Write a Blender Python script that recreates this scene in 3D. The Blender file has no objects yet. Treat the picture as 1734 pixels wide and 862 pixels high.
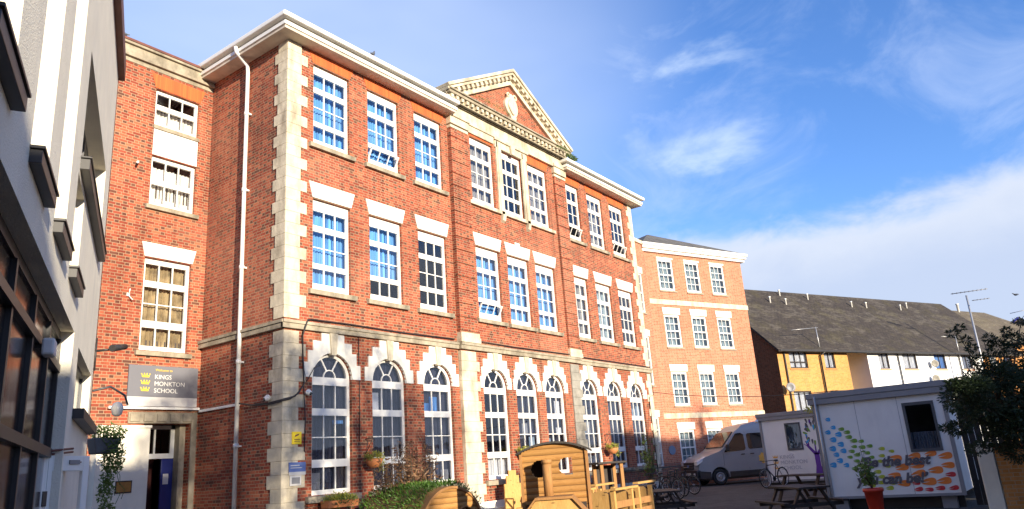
import bpy, bmesh, math, random
from math import sin, cos, pi, radians, atan2, hypot, floor, sqrt
from mathutils import Vector, Matrix
random.seed(7)
S = bpy.context.scene
COL = S.collection

# ------------------------------------------------------------------ camera
cam_d = bpy.data.cameras.new('camera'); cam = bpy.data.objects.new('camera', cam_d); COL.objects.link(cam)
cam_d.sensor_width = 36.0; cam_d.lens = 1257.98 / 1734 * 36
cam_d.clip_start = 0.05; cam_d.clip_end = 3000
yaw, pit, rol = radians(35.62762), radians(15.97558), radians(-4.12582)
fw = Vector((cos(yaw)*cos(pit), sin(yaw)*cos(pit), sin(pit)))
rt = fw.cross(Vector((0, 0, 1))).normalized(); up = rt.cross(fw)
r2 = cos(rol)*rt + sin(rol)*up; u2 = -sin(rol)*rt + cos(rol)*up
M = Matrix.Identity(4)
for i in range(3):
    M[i][0] = r2[i]; M[i][1] = u2[i]; M[i][2] = -fw[i]
M[2][3] = 1.6
cam.matrix_world = M
S.camera = cam

# ------------------------------------------------------------------ light, sky, exposure
SUN_H = radians(73.0); SUN_E = radians(12.0)
ld = Vector((cos(SUN_H)*cos(SUN_E), sin(SUN_H)*cos(SUN_E), -sin(SUN_E)))
sun_d = bpy.data.lights.new('sun', 'SUN'); sun_d.energy = 5.0; sun_d.angle = radians(0.5); sun_d.color = (1.0, 0.88, 0.68)
sun = bpy.data.objects.new('sun', sun_d); COL.objects.link(sun)
sun.rotation_euler = ld.to_track_quat('-Z', 'Y').to_euler(); sun.location = (0, -30, 60)
S.view_settings.view_transform = 'Standard'; S.view_settings.look = 'None'
S.view_settings.exposure = 0.9; S.view_settings.gamma = 1.0; S.view_settings.use_curve_mapping = False
W = bpy.data.worlds.new('World'); S.world = W; W.use_nodes = True

class NT:
    """small helper for building node trees"""
    def __init__(s, tree): s.t = tree; s.n = tree.nodes; s.l = tree.links
    def new(s, typ, **kw):
        n = s.n.new(typ)
        for k, v in kw.items(): setattr(n, k, v)
        return n
    def put(s, sock, v):
        if hasattr(v, 'is_output') or isinstance(v, bpy.types.NodeSocket): s.l.new(v, sock)
        elif v is not None: sock.default_value = v
    def math(s, op, a, b=None, c=None, clamp=False):
        n = s.new('ShaderNodeMath', operation=op); n.use_clamp = clamp
        s.put(n.inputs[0], a)
        if b is not None: s.put(n.inputs[1], b)
        if c is not None: s.put(n.inputs[2], c)
        return n.outputs[0]
    def mix(s, f, a, b, blend='MIX'):
        n = s.new('ShaderNodeMix', data_type='RGBA', blend_type=blend)
        s.put(n.inputs[0], f); s.put(n.inputs[6], a); s.put(n.inputs[7], b)
        return n.outputs[2]
    def maprange(s, v, a, b, c=0.0, d=1.0, smooth=False):
        n = s.new('ShaderNodeMapRange'); n.clamp = True
        if smooth: n.interpolation_type = 'SMOOTHSTEP'
        s.put(n.inputs[0], v)
        for i, q in enumerate((a, b, c, d)): n.inputs[i+1].default_value = q
        return n.outputs[0]
    def noise(s, vec, scale, detail=4, rough=.55, dist=0.0):
        n = s.new('ShaderNodeTexNoise'); s.put(n.inputs['Vector'], vec)
        n.inputs['Scale'].default_value = scale; n.inputs['Detail'].default_value = detail
        n.inputs['Roughness'].default_value = rough; n.inputs['Distortion'].default_value = dist
        return n.outputs['Fac']
    def mapping(s, vec, sc=(1, 1, 1), loc=(0, 0, 0)):
        n = s.new('ShaderNodeMapping'); s.put(n.inputs[0], vec); n.inputs['Scale'].default_value = sc; n.inputs['Location'].default_value = loc
        return n.outputs[0]

def c4(c): return (c[0], c[1], c[2], 1.0)

w = NT(W.node_tree); w.n.clear()
sky = w.new('ShaderNodeTexSky', sky_type='NISHITA'); sky.sun_disc = False
sky.sun_elevation = SUN_E; sky.sun_rotation = atan2(-ld.x, -ld.y)
sky.air_density = 1.0; sky.dust_density = 0.4; sky.ozone_density = 3.0
hs = w.new('ShaderNodeHueSaturation'); hs.inputs['Saturation'].default_value = 1.12; hs.inputs['Value'].default_value = 1.7
w.l.new(sky.outputs[0], hs.inputs['Color'])
tc = w.new('ShaderNodeTexCoord'); dirv = tc.outputs['Generated']
sx = w.new('ShaderNodeSeparateXYZ'); w.l.new(dirv, sx.inputs[0])
warp = w.mapping(dirv, (1, 1, 2.4))
n1 = w.noise(warp, 5.0, 6, .58, .25)
n2 = w.noise(warp, 1.6, 4, .55, .1)
n3 = w.noise(w.mapping(dirv, (1, 1, 1.6), (3, 1, 7)), 9.0, 5, .6, .3)
# cloud bank low down, its top ragged
az = w.math('MULTIPLY_ADD', sx.outputs[1], -0.015, 0.280)
top = w.math('MULTIPLY_ADD', w.math('SUBTRACT', n3, .5), 0.085, az)
bank = w.maprange(w.math('SUBTRACT', top, sx.outputs[2]), -0.012, 0.03, 0, 1, True)
bankshade = w.maprange(w.math('SUBTRACT', top, sx.outputs[2]), 0.0, 0.10, 0, 1, True)
# thin high veil towards the left of the view, wisps over the rest
vn = w.new('ShaderNodeVectorMath', operation='DOT_PRODUCT'); w.l.new(dirv, vn.inputs[0]); vn.inputs[1].default_value = (.55, .68, .48)
veil = w.maprange(vn.outputs['Value'], .86, 1.0, 0, .75, True)
wisp = w.math('MULTIPLY', w.maprange(w.noise(w.mapping(dirv, (1, 2.2, 3.5), (5, 2, 1)), 2.6, 6, .62, .6), .42, .74, 0, 1, True), .38)
veil = w.math('MAXIMUM', w.math('MULTIPLY', veil, w.maprange(n2, .25, .6, .55, 1)), wisp)
puffs = None
for c, r in (((.829, .294, .475), .16), ((.864, .341, .370), .16), ((.76, .18, .62), .07)):
    d = w.new('ShaderNodeVectorMath', operation='DISTANCE'); w.l.new(w.mapping(dirv, (1, 1, 1.5), (0, 0, -c[2]*.5)), d.inputs[0]); d.inputs[1].default_value = c
    f = w.math('ADD', w.maprange(d.outputs['Value'], 0.0, r, 1, 0), w.math('MULTIPLY', w.math('SUBTRACT', n1, .55), 2.4))
    f = w.maprange(f, .40, 1.0, 0, .62, True)
    puffs = f if puffs is None else w.math('MAXIMUM', puffs, f)
K = 1.0
azure = w.mix(1.0, hs.outputs[0], (1.0, .97, 1.22, 1), 'MULTIPLY')
skyc = w.mix(veil, azure, (4.4*K, 5.3*K, 7.3*K, 1))
skyc = w.mix(puffs, skyc, (5.2*K, 6.2*K, 7.6*K, 1))
bankc = w.mix(bankshade, (5.1*K, 5.5*K, 6.3*K, 1), (3.9*K, 4.5*K, 5.8*K, 1))
skyc = w.mix(w.math('MULTIPLY', bank, .94), skyc, bankc)
bg = w.new('ShaderNodeBackground'); w.l.new(skyc, bg.inputs[0]); bg.inputs[1].default_value = 0.085
wo = w.new('ShaderNodeOutputWorld'); w.l.new(bg.outputs[0], wo.inputs[0])

# ------------------------------------------------------------------ materials
def newmat(name):
    m = bpy.data.materials.new(name); m.use_nodes = True
    t = NT(m.node_tree); b = t.n['Principled BSDF']
    return m, t, b

def simple(name, col, rough=.6, var=.12, scale=6.0, bump=0.0, metal=0.0, dirt=None, spec=.5, bscale=None):
    m, t, b = newmat(name)
    co = t.new('ShaderNodeTexCoord').outputs['Object']
    n = t.noise(co, scale, 5, .6)
    a = tuple(max(0, q*(1-var*1.3)) for q in col); c = tuple(min(1, q*(1+var)) for q in col)
    out = t.mix(t.maprange(n, .3, .7), c4(a), c4(c))
    if dirt:
        dn = t.noise(t.mapping(co, (1, 1, .35)), 2.3, 6, .65)
        out = t.mix(t.math('MULTIPLY', t.maprange(dn, .48, .72), dirt[1]), out, c4(dirt[0]))
    t.l.new(out, b.inputs['Base Color']); b.inputs['Roughness'].default_value = rough
    b.inputs['Metallic'].default_value = metal; b.inputs['Specular IOR Level'].default_value = spec
    if bump:
        bn = t.new('ShaderNodeBump'); bn.inputs['Strength'].default_value = bump; bn.inputs['Distance'].default_value = .02
        t.l.new(t.noise(co, bscale or scale*6, 4, .6), bn.inputs['Height']); t.l.new(bn.outputs[0], b.inputs['Normal'])
    return m

def brick(name, reds, dark, mortar, hdr=.45, course=.075, period=.3375, joint=.0062, grime=.35):
    m, t, b = newmat(name)
    uv = t.new('ShaderNodeTexCoord').outputs['UV']
    s = t.new('ShaderNodeSeparateXYZ'); t.l.new(uv, s.inputs[0]); u, v = s.outputs[0], s.outputs[1]
    r = t.math('DIVIDE', v, course); row = t.math('FLOOR', r); fv = t.math('SUBTRACT', r, row)
    par = t.math('MODULO', t.math('ABSOLUTE', row), 2.0)
    p = t.math('MULTIPLY_ADD', par, .5, t.math('DIVIDE', u, period)); cell = t.math('FLOOR', p); f = t.math('SUBTRACT', p, cell)
    header = t.math('GREATER_THAN', f, .667)
    ds = t.math('MINIMUM', f, t.math('ABSOLUTE', t.math('SUBTRACT', .667, f)))
    dh = t.math('MINIMUM', t.math('ABSOLUTE', t.math('SUBTRACT', f, .667)), t.math('SUBTRACT', 1.0, f))
    du = t.math('MULTIPLY', t.math('MINIMUM', ds, t.math('MAXIMUM', dh, t.math('SUBTRACT', .05, t.math('MULTIPLY', header, 1.0)))), period)
    du = t.math('MULTIPLY', t.math('MINIMUM', t.math('MINIMUM', f, t.math('SUBTRACT', 1.0, f)), t.math('ABSOLUTE', t.math('SUBTRACT', f, .667))), period)
    dv = t.math('MULTIPLY', t.math('MINIMUM', fv, t.math('SUBTRACT', 1.0, fv)), course)
    dist = t.math('MINIMUM', du, dv)
    cmb = t.new('ShaderNodeCombineXYZ'); t.l.new(cell, cmb.inputs[0]); t.l.new(row, cmb.inputs[1]); t.l.new(header, cmb.inputs[2])
    wn = t.new('ShaderNodeTexWhiteNoise', noise_dimensions='3D'); t.l.new(cmb.outputs[0], wn.inputs[0])
    rnd = wn.outputs['Value']
    wn2 = t.new('ShaderNodeTexWhiteNoise', noise_dimensions='3D'); t.l.new(t.mapping(cmb.outputs[0], (1, 1, 1), (7.3, 3.1, .7)), wn2.inputs[0])
    rp = t.new('ShaderNodeValToRGB'); t.l.new(rnd, rp.inputs[0])
    el = rp.color_ramp.elements; el[0].color = c4(reds[0]); el[1].color = c4(reds[-1])
    for i, c in enumerate(reds[1:-1]):
        e = el.new((i+1)/(len(reds)-1)); e.color = c4(c)
    obj = t.new('ShaderNodeTexCoord').outputs['Object']
    fine = t.noise(obj, 38.0, 3, .6)
    col = t.mix(t.math('MULTIPLY', t.maprange(fine, .35, .7), .28), rp.outputs[0], c4(tuple(q*.6 for q in reds[0])))
    isd = t.math('MULTIPLY', header, t.math('LESS_THAN', wn2.outputs['Value'], hdr))
    isd = t.math('MAXIMUM', isd, t.math('MULTIPLY', t.math('LESS_THAN', wn2.outputs['Value'], hdr*.09), 1.0))
    col = t.mix(t.math('MULTIPLY', isd, .8), col, c4(dark))
    big = t.noise(t.mapping(obj, (1, 1, .6)), .55, 5, .6)
    col = t.mix(t.math('MULTIPLY', t.maprange(big, .42, .75), grime), col, c4(tuple(q*.55 for q in reds[1])))
    pat = t.noise(t.mapping(obj, (1, 1, 1.6), (4, 9, 2)), .22, 3, .5)
    col = t.mix(t.math('MULTIPLY', t.maprange(pat, .5, .68), grime*.9), col, c4(tuple(q*k for q, k in zip(reds[-1], (1.0, 1.25, 1.5)))))
    strk = t.noise(t.mapping(obj, (2.6, 2.6, .22), (1, 5, 3)), 1.0, 5, .65)
    col = t.mix(t.math('MULTIPLY', t.maprange(strk, .50, .70), grime*1.9), col, c4(tuple(q*.4 for q in reds[0])))
    mo = t.mix(t.maprange(big, .35, .65), c4(mortar), c4(tuple(q*.72 for q in mortar)))
    mk = t.maprange(dist, joint*.75, joint*1.25, 1, 0)
    col = t.mix(mk, col, mo)
    t.l.new(col, b.inputs['Base Color']); b.inputs['Roughness'].default_value = .88; b.inputs['Specular IOR Level'].default_value = .2
    bn = t.new('ShaderNodeBump'); bn.inputs['Strength'].default_value = .5; bn.inputs['Distance'].default_value = .008
    h = t.math('ADD', t.maprange(dist, 0, joint*1.6), t.math('MULTIPLY', fine, .35)); t.l.new(h, bn.inputs['Height']); t.l.new(bn.outputs[0], b.inputs['Normal'])
    return m

def soldier(name, c1, c2):
    m, t, b = newmat(name)
    uv = t.new('ShaderNodeTexCoord').outputs['UV']
    s = t.new('ShaderNodeSeparateXYZ'); t.l.new(uv, s.inputs[0])
    p = t.math('DIVIDE', s.outputs[0], .052); cell = t.math('FLOOR', p); f = t.math('SUBTRACT', p, cell)
    wn = t.new('ShaderNodeTexWhiteNoise', noise_dimensions='1D'); t.l.new(cell, wn.inputs[1])
    col = t.mix(wn.outputs['Value'], c4(c1), c4(c2))
    col = t.mix(t.math('LESS_THAN', f, .10), col, c4(tuple(q*.6 for q in c2)))
    t.l.new(col, b.inputs['Base Color']); b.inputs['Roughness'].default_value = .85
    return m

def slate(name, c1, c2, lich, lamt, row=.2, wd=.28):
    m, t, b = newmat(name)
    uv = t.new('ShaderNodeTexCoord').outputs['UV']
    br = t.new('ShaderNodeTexBrick'); t.l.new(uv, br.inputs['Vector'])
    br.inputs['Scale'].default_value = 1; br.inputs['Brick Width'].default_value = wd; br.inputs['Row Height'].default_value = row
    br.inputs['Mortar Size'].default_value = .009; br.inputs['Color1'].default_value = c4(c1); br.inputs['Color2'].default_value = c4(c2)
    br.inputs['Mortar'].default_value = c4(tuple(q*.35 for q in c1))
    obj = t.new('ShaderNodeTexCoord').outputs['Object']
    n = t.noise(t.mapping(obj, (.5, 1, 1)), 1.3, 8, .72, .4)
    g = t.noise(t.mapping(uv, (1.2, 6, 1)), 1.5, 6, .75)
    k = t.math('MULTIPLY', t.maprange(t.math('ADD', t.math('MULTIPLY', n, .55), t.math('MULTIPLY', g, .45)), .50, .60), lamt)
    col = t.mix(k, br.outputs[0], c4(lich))
    moss = t.maprange(t.noise(obj, .9, 5, .6), .5, .75)
    col = t.mix(t.math('MULTIPLY', moss, .35), col, (.10, .085, .02, 1))
    t.l.new(col, b.inputs['Base Color']); b.inputs['Roughness'].default_value = .85
    bn = t.new('ShaderNodeBump'); bn.inputs['Strength'].default_value = .8; bn.inputs['Distance'].default_value = .02
    t.l.new(t.math('SUBTRACT', n, br.outputs['Fac']), bn.inputs['Height']); t.l.new(bn.outputs[0], b.inputs['Normal'])
    return m

def wood(name, c1, c2, rough=.6, axis=(1, 1, 1), plank=0.0, grain=9.0):
    """plank: height of horizontal boards drawn as a groove in the surface"""
    m, t, b = newmat(name)
    co = t.new('ShaderNodeTexCoord').outputs['Object']
    g = t.noise(t.mapping(co, axis), grain, 6, .62, 1.2)
    g2 = t.noise(co, 1.6, 3, .5)
    col = t.mix(t.maprange(g, .3, .7), c4(c1), c4(c2))
    col = t.mix(t.math('MULTIPLY', t.maprange(g2, .35, .75), .4), col, c4(tuple(q*.6 for q in c1)))
    vor = t.new('ShaderNodeTexVoronoi'); t.l.new(t.mapping(co, (1.2, 1.2, 3.2)), vor.inputs['Vector']); vor.inputs['Scale'].default_value = 2.6
    col = t.mix(t.maprange(vor.outputs['Distance'], .05, .13, .75, 0), col, c4(tuple(q*.28 for q in c1)))
    bn = t.new('ShaderNodeBump'); bn.inputs['Strength'].default_value = .5; bn.inputs['Distance'].default_value = .01
    h = g
    if plank:
        s = t.new('ShaderNodeSeparateXYZ'); t.l.new(co, s.inputs[0])
        pz = t.math('DIVIDE', s.outputs[2], plank); ce = t.math('FLOOR', pz); f = t.math('SUBTRACT', pz, ce)
        wn = t.new('ShaderNodeTexWhiteNoise', noise_dimensions='1D'); t.l.new(ce, wn.inputs[1])
        col = t.mix(t.math('MULTIPLY', wn.outputs['Value'], .45), col, c4(tuple(q*.62 for q in c2)))
        gr = t.maprange(t.math('MINIMUM', f, t.math('SUBTRACT', 1.0, f)), .02, .09, 1, 0)
        col = t.mix(t.math('MULTIPLY', gr, .7), col, c4(tuple(q*.25 for q in c1)))
        h = t.math('ADD', t.math('MULTIPLY', g, .25), t.math('SINE', t.math('MULTIPLY', f, pi)))
        bn.inputs['Distance'].default_value = .03; bn.inputs['Strength'].default_value = .7
    t.l.new(h, bn.inputs['Height']); t.l.new(bn.outputs[0], b.inputs['Normal'])
    t.l.new(col, b.inputs['Base Color']); b.inputs['Roughness'].default_value = rough
    return m

def leafmat(name, c1, c2, scale=3.0, trans=.25):
    m, t, b = newmat(name)
    co = t.new('ShaderNodeTexCoord').outputs['Object']
    n = t.noise(co, scale, 3, .6); n2 = t.noise(co, 40.0, 2, .5)
    col = t.mix(t.maprange(t.math('ADD', t.math('MULTIPLY', n, .5), t.math('MULTIPLY', n2, .5)), .35, .65), c4(c1), c4(c2))
    t.l.new(col, b.inputs['Base Color']); b.inputs['Roughness'].default_value = .55
    tr = t.new('ShaderNodeBsdfTranslucent'); t.l.new(col, tr.inputs[0])
    mx = t.new('ShaderNodeMixShader'); mx.inputs[0].default_value = trans
    t.l.new(b.outputs[0], mx.inputs[1]); t.l.new(tr.outputs[0], mx.inputs[2])
    t.l.new(mx.outputs[0], t.n['Material Output'].inputs[0])
    return m

def glassmat(name, tint=(.96, .97, .98), refl=.05, rough=.01):
    m, t, b = newmat(name); t.n.remove(b)
    co = t.new('ShaderNodeTexCoord').outputs['Object']
    bn = t.new('ShaderNodeBump'); bn.inputs['Strength'].default_value = .05; bn.inputs['Distance'].default_value = .05
    t.l.new(t.noise(co, 2.2, 2, .5), bn.inputs['Height'])
    gl = t.new('ShaderNodeBsdfGlossy'); gl.inputs['Roughness'].default_value = rough; t.l.new(bn.outputs[0], gl.inputs['Normal'])
    gl.inputs[0].default_value = (.95, .97, 1, 1)
    tr = t.new('ShaderNodeBsdfTransparent'); tr.inputs[0].default_value = c4(tint)
    lw = t.new('ShaderNodeLayerWeight'); lw.inputs[0].default_value = .5
    f = t.math('ADD', t.math('MULTIPLY', t.math('POWER', lw.outputs['Facing'], 4.0), .75), refl, clamp=True)
    mx = t.new('ShaderNodeMixShader'); t.l.new(f, mx.inputs[0]); t.l.new(tr.outputs[0], mx.inputs[1]); t.l.new(gl.outputs[0], mx.inputs[2])
    t.l.new(mx.outputs[0], t.n['Material Output'].inputs[0])
    return m

m_brick = brick('red_brick', ((.22, .048, .030), (.33, .072, .040), (.41, .102, .052), (.48, .155, .08)), (.085, .05, .036), (.42, .29, .18))
m_brick2 = brick('orange_brick', ((.47, .14, .075), (.54, .18, .10), (.59, .22, .125)), (.34, .11, .06), (.54, .38, .27), hdr=.25, grime=.15)
m_brick3 = brick('yellow_brick', ((.50, .22, .055), (.56, .27, .07), (.60, .31, .09)), (.35, .2, .07), (.5, .36, .2), hdr=.2, grime=.15)
m_brick4 = brick('orange_house_brick', ((.50, .20, .05), (.58, .25, .07), (.60, .27, .09)), (.35, .15, .05), (.5, .34, .2), hdr=.2, grime=.15)
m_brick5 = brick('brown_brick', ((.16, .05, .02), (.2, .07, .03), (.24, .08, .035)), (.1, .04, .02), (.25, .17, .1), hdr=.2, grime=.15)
m_soldier = soldier('soldier_brick', (.52, .095, .028), (.62, .14, .035))
m_stone = simple('cream_stone', (.62, .54, .40), .85, .16, 3.0, .35, dirt=((.19, .15, .10), .75), spec=.2)
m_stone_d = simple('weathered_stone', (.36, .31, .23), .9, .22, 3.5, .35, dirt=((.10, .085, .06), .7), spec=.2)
m_stone_g = simple('grey_stone', (.30, .28, .24), .9, .2, 3.0, .3, dirt=((.14, .12, .1), .4), spec=.2)
m_white = simple('white_paint', (.80, .78, .73), .45, .03, 2.0, dirt=((.52, .49, .42), .22))
m_wstone = simple('white_painted_stone', (.79, .76, .68), .7, .05, 2.0, .2, dirt=((.36, .33, .27), .42))
m_render = simple('white_render', (.84, .78, .65), .92, .05, 2.0, .55, dirt=((.62, .59, .54), .3), spec=.15, bscale=60)
m_render_w = simple('bright_render', (.80, .79, .76), .9, .03, 2.0, .2, spec=.15)
m_shaded_tan = simple('shaded_tan_render', (.62, .44, .26), .9, .05, 2.0, .2, spec=.15)  # tan colour standing for a house wall in shade
m_black = simple('black_metal', (.028, .026, .027), .45, .2, 5.0)
m_dgrey = simple('dark_grey_metal', (.075, .075, .08), .5, .15, 5.0)
m_mgrey = simple('grey_metal', (.22, .22, .23), .5, .1, 4.0)
m_galv = simple('galvanised_metal', (.45, .45, .45), .4, .1, 8.0, metal=.6)
m_brownm = simple('brown_metal', (.16, .055, .035), .55, .2, 4.0)
m_glass = glassmat('window_glass')
m_glassd = glassmat('dark_glass', (.45, .45, .47), .02, .12)
m_glassb = glassmat('lower_glass', (.86, .88, .93), .05)
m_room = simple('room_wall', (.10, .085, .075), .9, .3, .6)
m_curt_b, _t, _b = newmat('blue_curtain')
_o = _t.new('ShaderNodeTexCoord').outputs['Object']
_n = _t.noise(_t.mapping(_o, (9, 9, .35)), 1.0, 3, .6); _n2 = _t.noise(_o, .9, 2, .5)
_c = _t.mix(_t.maprange(_n, .42, .58), (.03, .13, .34, 1), (.15, .43, .84, 1)); _c = _t.mix(_t.maprange(_n2, .3, .7, 0, .5), _c, (.22, .40, .60, 1))
_t.l.new(_c, _b.inputs['Base Color']); _b.inputs['Roughness'].default_value = .9
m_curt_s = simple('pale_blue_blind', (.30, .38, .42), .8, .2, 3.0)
m_refl_tan = simple('tan_reflection', (.34, .25, .13), .8, .5, 3.0)  # tan window reflection, painted onto a sheet behind the glass
m_pane_dark = simple('shaded_pane_blue', (.035, .035, .055), .8, .3, 2.0)  # dark blue standing for the shaded look of the ground-floor panes
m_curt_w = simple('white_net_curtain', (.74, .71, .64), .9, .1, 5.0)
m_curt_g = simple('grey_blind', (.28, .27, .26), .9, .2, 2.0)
m_cable = simple('black_cable', (.03, .025, .025), .6, .1, 5)
m_slate = slate('grey_slate', (.10, .095, .09), (.15, .14, .125), (.22, .2, .16), .35)
m_tile = slate('mossy_roof_tiles', (.030, .023, .018), (.050, .038, .029), (.19, .165, .13), .42, .16, .30)
m_tile2 = slate('brown_roof_tiles', (.10, .08, .055), (.14, .11, .075), (.26, .22, .14), .5, .16, .30)
m_asph = simple('asphalt', (.055, .052, .05), .9, .3, 1.4, .6, dirt=((.10, .095, .09), .5), bscale=90)
m_wood = wood('golden_wood', (.36, .16, .04), (.52, .27, .075), .8, (1, 1, 6), plank=.092)
m_woodp = wood('pale_wood', (.46, .25, .07), (.62, .37, .12), .8, (4, 4, .7))
m_woodr = wood('honey_wood', (.30, .14, .045), (.44, .22, .07), .8, (4, 4, .7))
m_woodd = wood('dark_wood', (.022, .014, .011), (.038, .024, .018), .7, (1, 1, 1))
m_felt = simple('roof_felt', (.06, .052, .045), .95, .3, 20, .5)
m_grass = leafmat('turf', (.035, .10, .008), (.10, .20, .02), 4)
m_ever = leafmat('dark_evergreen', (.012, .028, .010), (.035, .055, .016), 2.5, .12)
m_red = leafmat('bronze_leaf', (.15, .07, .04), (.30, .17, .08), 3, .2)
m_green = leafmat('green_leaf', (.05, .11, .02), (.18, .25, .05), 5)
m_yel = leafmat('yellow_green_leaf', (.25, .27, .03), (.45, .42, .07), 6)
m_bark = simple('bark', (.09, .065, .045), .95, .3, 8, .7)
m_tc = simple('terracotta', (.55, .20, .07), .8, .12, 5, .2)
m_redpot = simple('red_plastic', (.55, .045, .02), .5, .08, 4)
m_yellow = simple('yellow_paint', (.85, .62, .02), .5, .05, 3)
m_orange = simple('crown_yellow', (.85, .58, .05), .5, .03, 3)
m_signg = simple('sign_grey', (.17, .17, .19), .4, .03, 1.5)
m_signs = simple('sign_silver', (.62, .60, .57), .35, .05, 1.5)
m_signb = simple('sign_blue', (.12, .18, .42), .4, .05, 3)
m_brass = simple('brass_plaque', (.38, .20, .06), .35, .2, 7, metal=.6)
m_blue = simple('dark_blue_paint', (.02, .03, .16), .35, .08, 3)
m_maroon = simple('maroon_paint', (.07, .015, .015), .5, .1, 3)
m_cabin = simple('cabin_white_panel', (.76, .72, .68), .6, .04, 1.5, .1, dirt=((.48, .45, .43), .25), spec=.3)
m_cabing = simple('cabin_grey_trim', (.25, .24, .245), .6, .08, 3)
m_van = simple('silver_car_paint', (.27, .285, .31), .36, .04, 2, metal=.08)
m_tyre = simple('tyre_rubber', (.02, .02, .02), .85, .15, 8)
m_hub = simple('steel_wheel', (.30, .30, .31), .4, .1, 8, metal=.5)
m_lamp = simple('headlight_lens', (.70, .72, .75), .12, .05, 8, spec=.8)
m_pig = simple('pigeon_feathers', (.10, .11, .13), .8, .3, 14)

# ------------------------------------------------------------------ mesh builder
class MB:
    def __init__(s): s.v = []; s.f = []; s.sm = set()
    def face(s, pts, smooth=False):
        i = len(s.v); s.v += [tuple(p) for p in pts]; s.f.append(tuple(range(i, i+len(pts))))
        if smooth: s.sm.add(len(s.f)-1)
    def box(s, x0, x1, y0, y1, z0, z1):
        if x0 > x1: x0, x1 = x1, x0
        if y0 > y1: y0, y1 = y1, y0
        if z0 > z1: z0, z1 = z1, z0
        a = [(x0,y0,z0),(x1,y0,z0),(x1,y1,z0),(x0,y1,z0),(x0,y0,z1),(x1,y0,z1),(x1,y1,z1),(x0,y1,z1)]
        i = len(s.v); s.v += a
        for q in ((0,3,2,1),(4,5,6,7),(0,1,5,4),(1,2,6,5),(2,3,7,6),(3,0,4,7)): s.f.append(tuple(i+k for k in q))
    def obox(s, c, ax, ay, az, hx, hy, hz):
        """box centred at c with unit axes and half sizes"""
        c = Vector(c); ax = Vector(ax).normalized()*hx; ay = Vector(ay).normalized()*hy; az = Vector(az).normalized()*hz
        a = [c-ax-ay-az, c+ax-ay-az, c+ax+ay-az, c-ax+ay-az, c-ax-ay+az, c+ax-ay+az, c+ax+ay+az, c-ax+ay+az]
        i = len(s.v); s.v += [tuple(q) for q in a]
        for q in ((0,3,2,1),(4,5,6,7),(0,1,5,4),(1,2,6,5),(2,3,7,6),(3,0,4,7)): s.f.append(tuple(i+k for k in q))
    def beam(s, p, q, wx, wz, upv=(0, 0, 1)):
        p = Vector(p); q = Vector(q); d = (q-p); L = d.length; d.normalize(); upv = Vector(upv)
        if abs(d.dot(upv)) > .95: upv = Vector((0, 1, 0))
        a = d.cross(upv).normalized(); b = a.cross(d)
        s.obox((p+q)/2, d, a, b, L/2, wx/2, wz/2)
    def prism_y(s, poly, y0, y1):
        """poly of (x,z), counter clockwise seen from -y, extruded from y0 to y1"""
        if sum(poly[i][0]*poly[(i+1) % len(poly)][1]-poly[(i+1) % len(poly)][0]*poly[i][1] for i in range(len(poly))) < 0: poly = poly[::-1]
        n = len(poly); i = len(s.v)
        s.v += [(x, y0, z) for x, z in poly] + [(x, y1, z) for x, z in poly]
        s.f.append(tuple(range(i, i+n))); s.f.append(tuple(range(i+2*n-1, i+n-1, -1)))
        for k in range(n):
            k2 = (k+1) % n; s.f.append((i+k, i+n+k, i+n+k2, i+k2))
    def prism_x(s, poly, x0, x1):
        if sum(poly[i][0]*poly[(i+1) % len(poly)][1]-poly[(i+1) % len(poly)][0]*poly[i][1] for i in range(len(poly))) < 0: poly = poly[::-1]
        n = len(poly); i = len(s.v)
        s.v += [(x0, y, z) for y, z in poly] + [(x1, y, z) for y, z in poly]
        s.f.append(tuple(range(i+n-1, i-1, -1))); s.f.append(tuple(range(i+n, i+2*n)))
        for k in range(n):
            k2 = (k+1) % n; s.f.append((i+k, i+k2, i+n+k2, i+n+k))
    def prism_z(s, poly, z0, z1):
        if sum(poly[i][0]*poly[(i+1) % len(poly)][1]-poly[(i+1) % len(poly)][0]*poly[i][1] for i in range(len(poly))) < 0: poly = poly[::-1]
        n = len(poly); i = len(s.v)
        s.v += [(x, y, z0) for x, y in poly] + [(x, y, z1) for x, y in poly]
        s.f.append(tuple(range(i+n-1, i-1, -1))); s.f.append(tuple(range(i+n, i+2*n)))
        for k in range(n):
            k2 = (k+1) % n; s.f.append((i+k, i+k2, i+n+k2, i+n+k))
    def tube(s, pts, r, n=8, r1=None, caps=True):
        pts = [Vector(p) for p in pts]; m = len(pts); r1 = r if r1 is None else r1
        rings = []; prev = None
        for k, p in enumerate(pts):
            d = (pts[min(k+1, m-1)] - pts[max(k-1, 0)]).normalized()
            a = prev if prev is not None else (Vector((0, 0, 1)) if abs(d.z) < .9 else Vector((1, 0, 0)))
            a = (a - d*a.dot(d)); a = a.normalized() if a.length > 1e-5 else d.orthogonal().normalized()
            prev = a; b = d.cross(a); rr = r + (r1-r)*k/max(1, m-1)
            i = len(s.v); s.v += [tuple(p + (a*cos(2*pi*j/n) + b*sin(2*pi*j/n))*rr) for j in range(n)]; rings.append(i)
        for k in range(m-1):
            for j in range(n):
                s.f.append((rings[k]+j, rings[k]+(j+1) % n, rings[k+1]+(j+1) % n, rings[k+1]+j)); s.sm.add(len(s.f)-1)
        if caps:
            s.f.append(tuple(rings[0]+j for j in range(n-1, -1, -1))); s.f.append(tuple(rings[-1]+j for j in range(n)))
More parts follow.
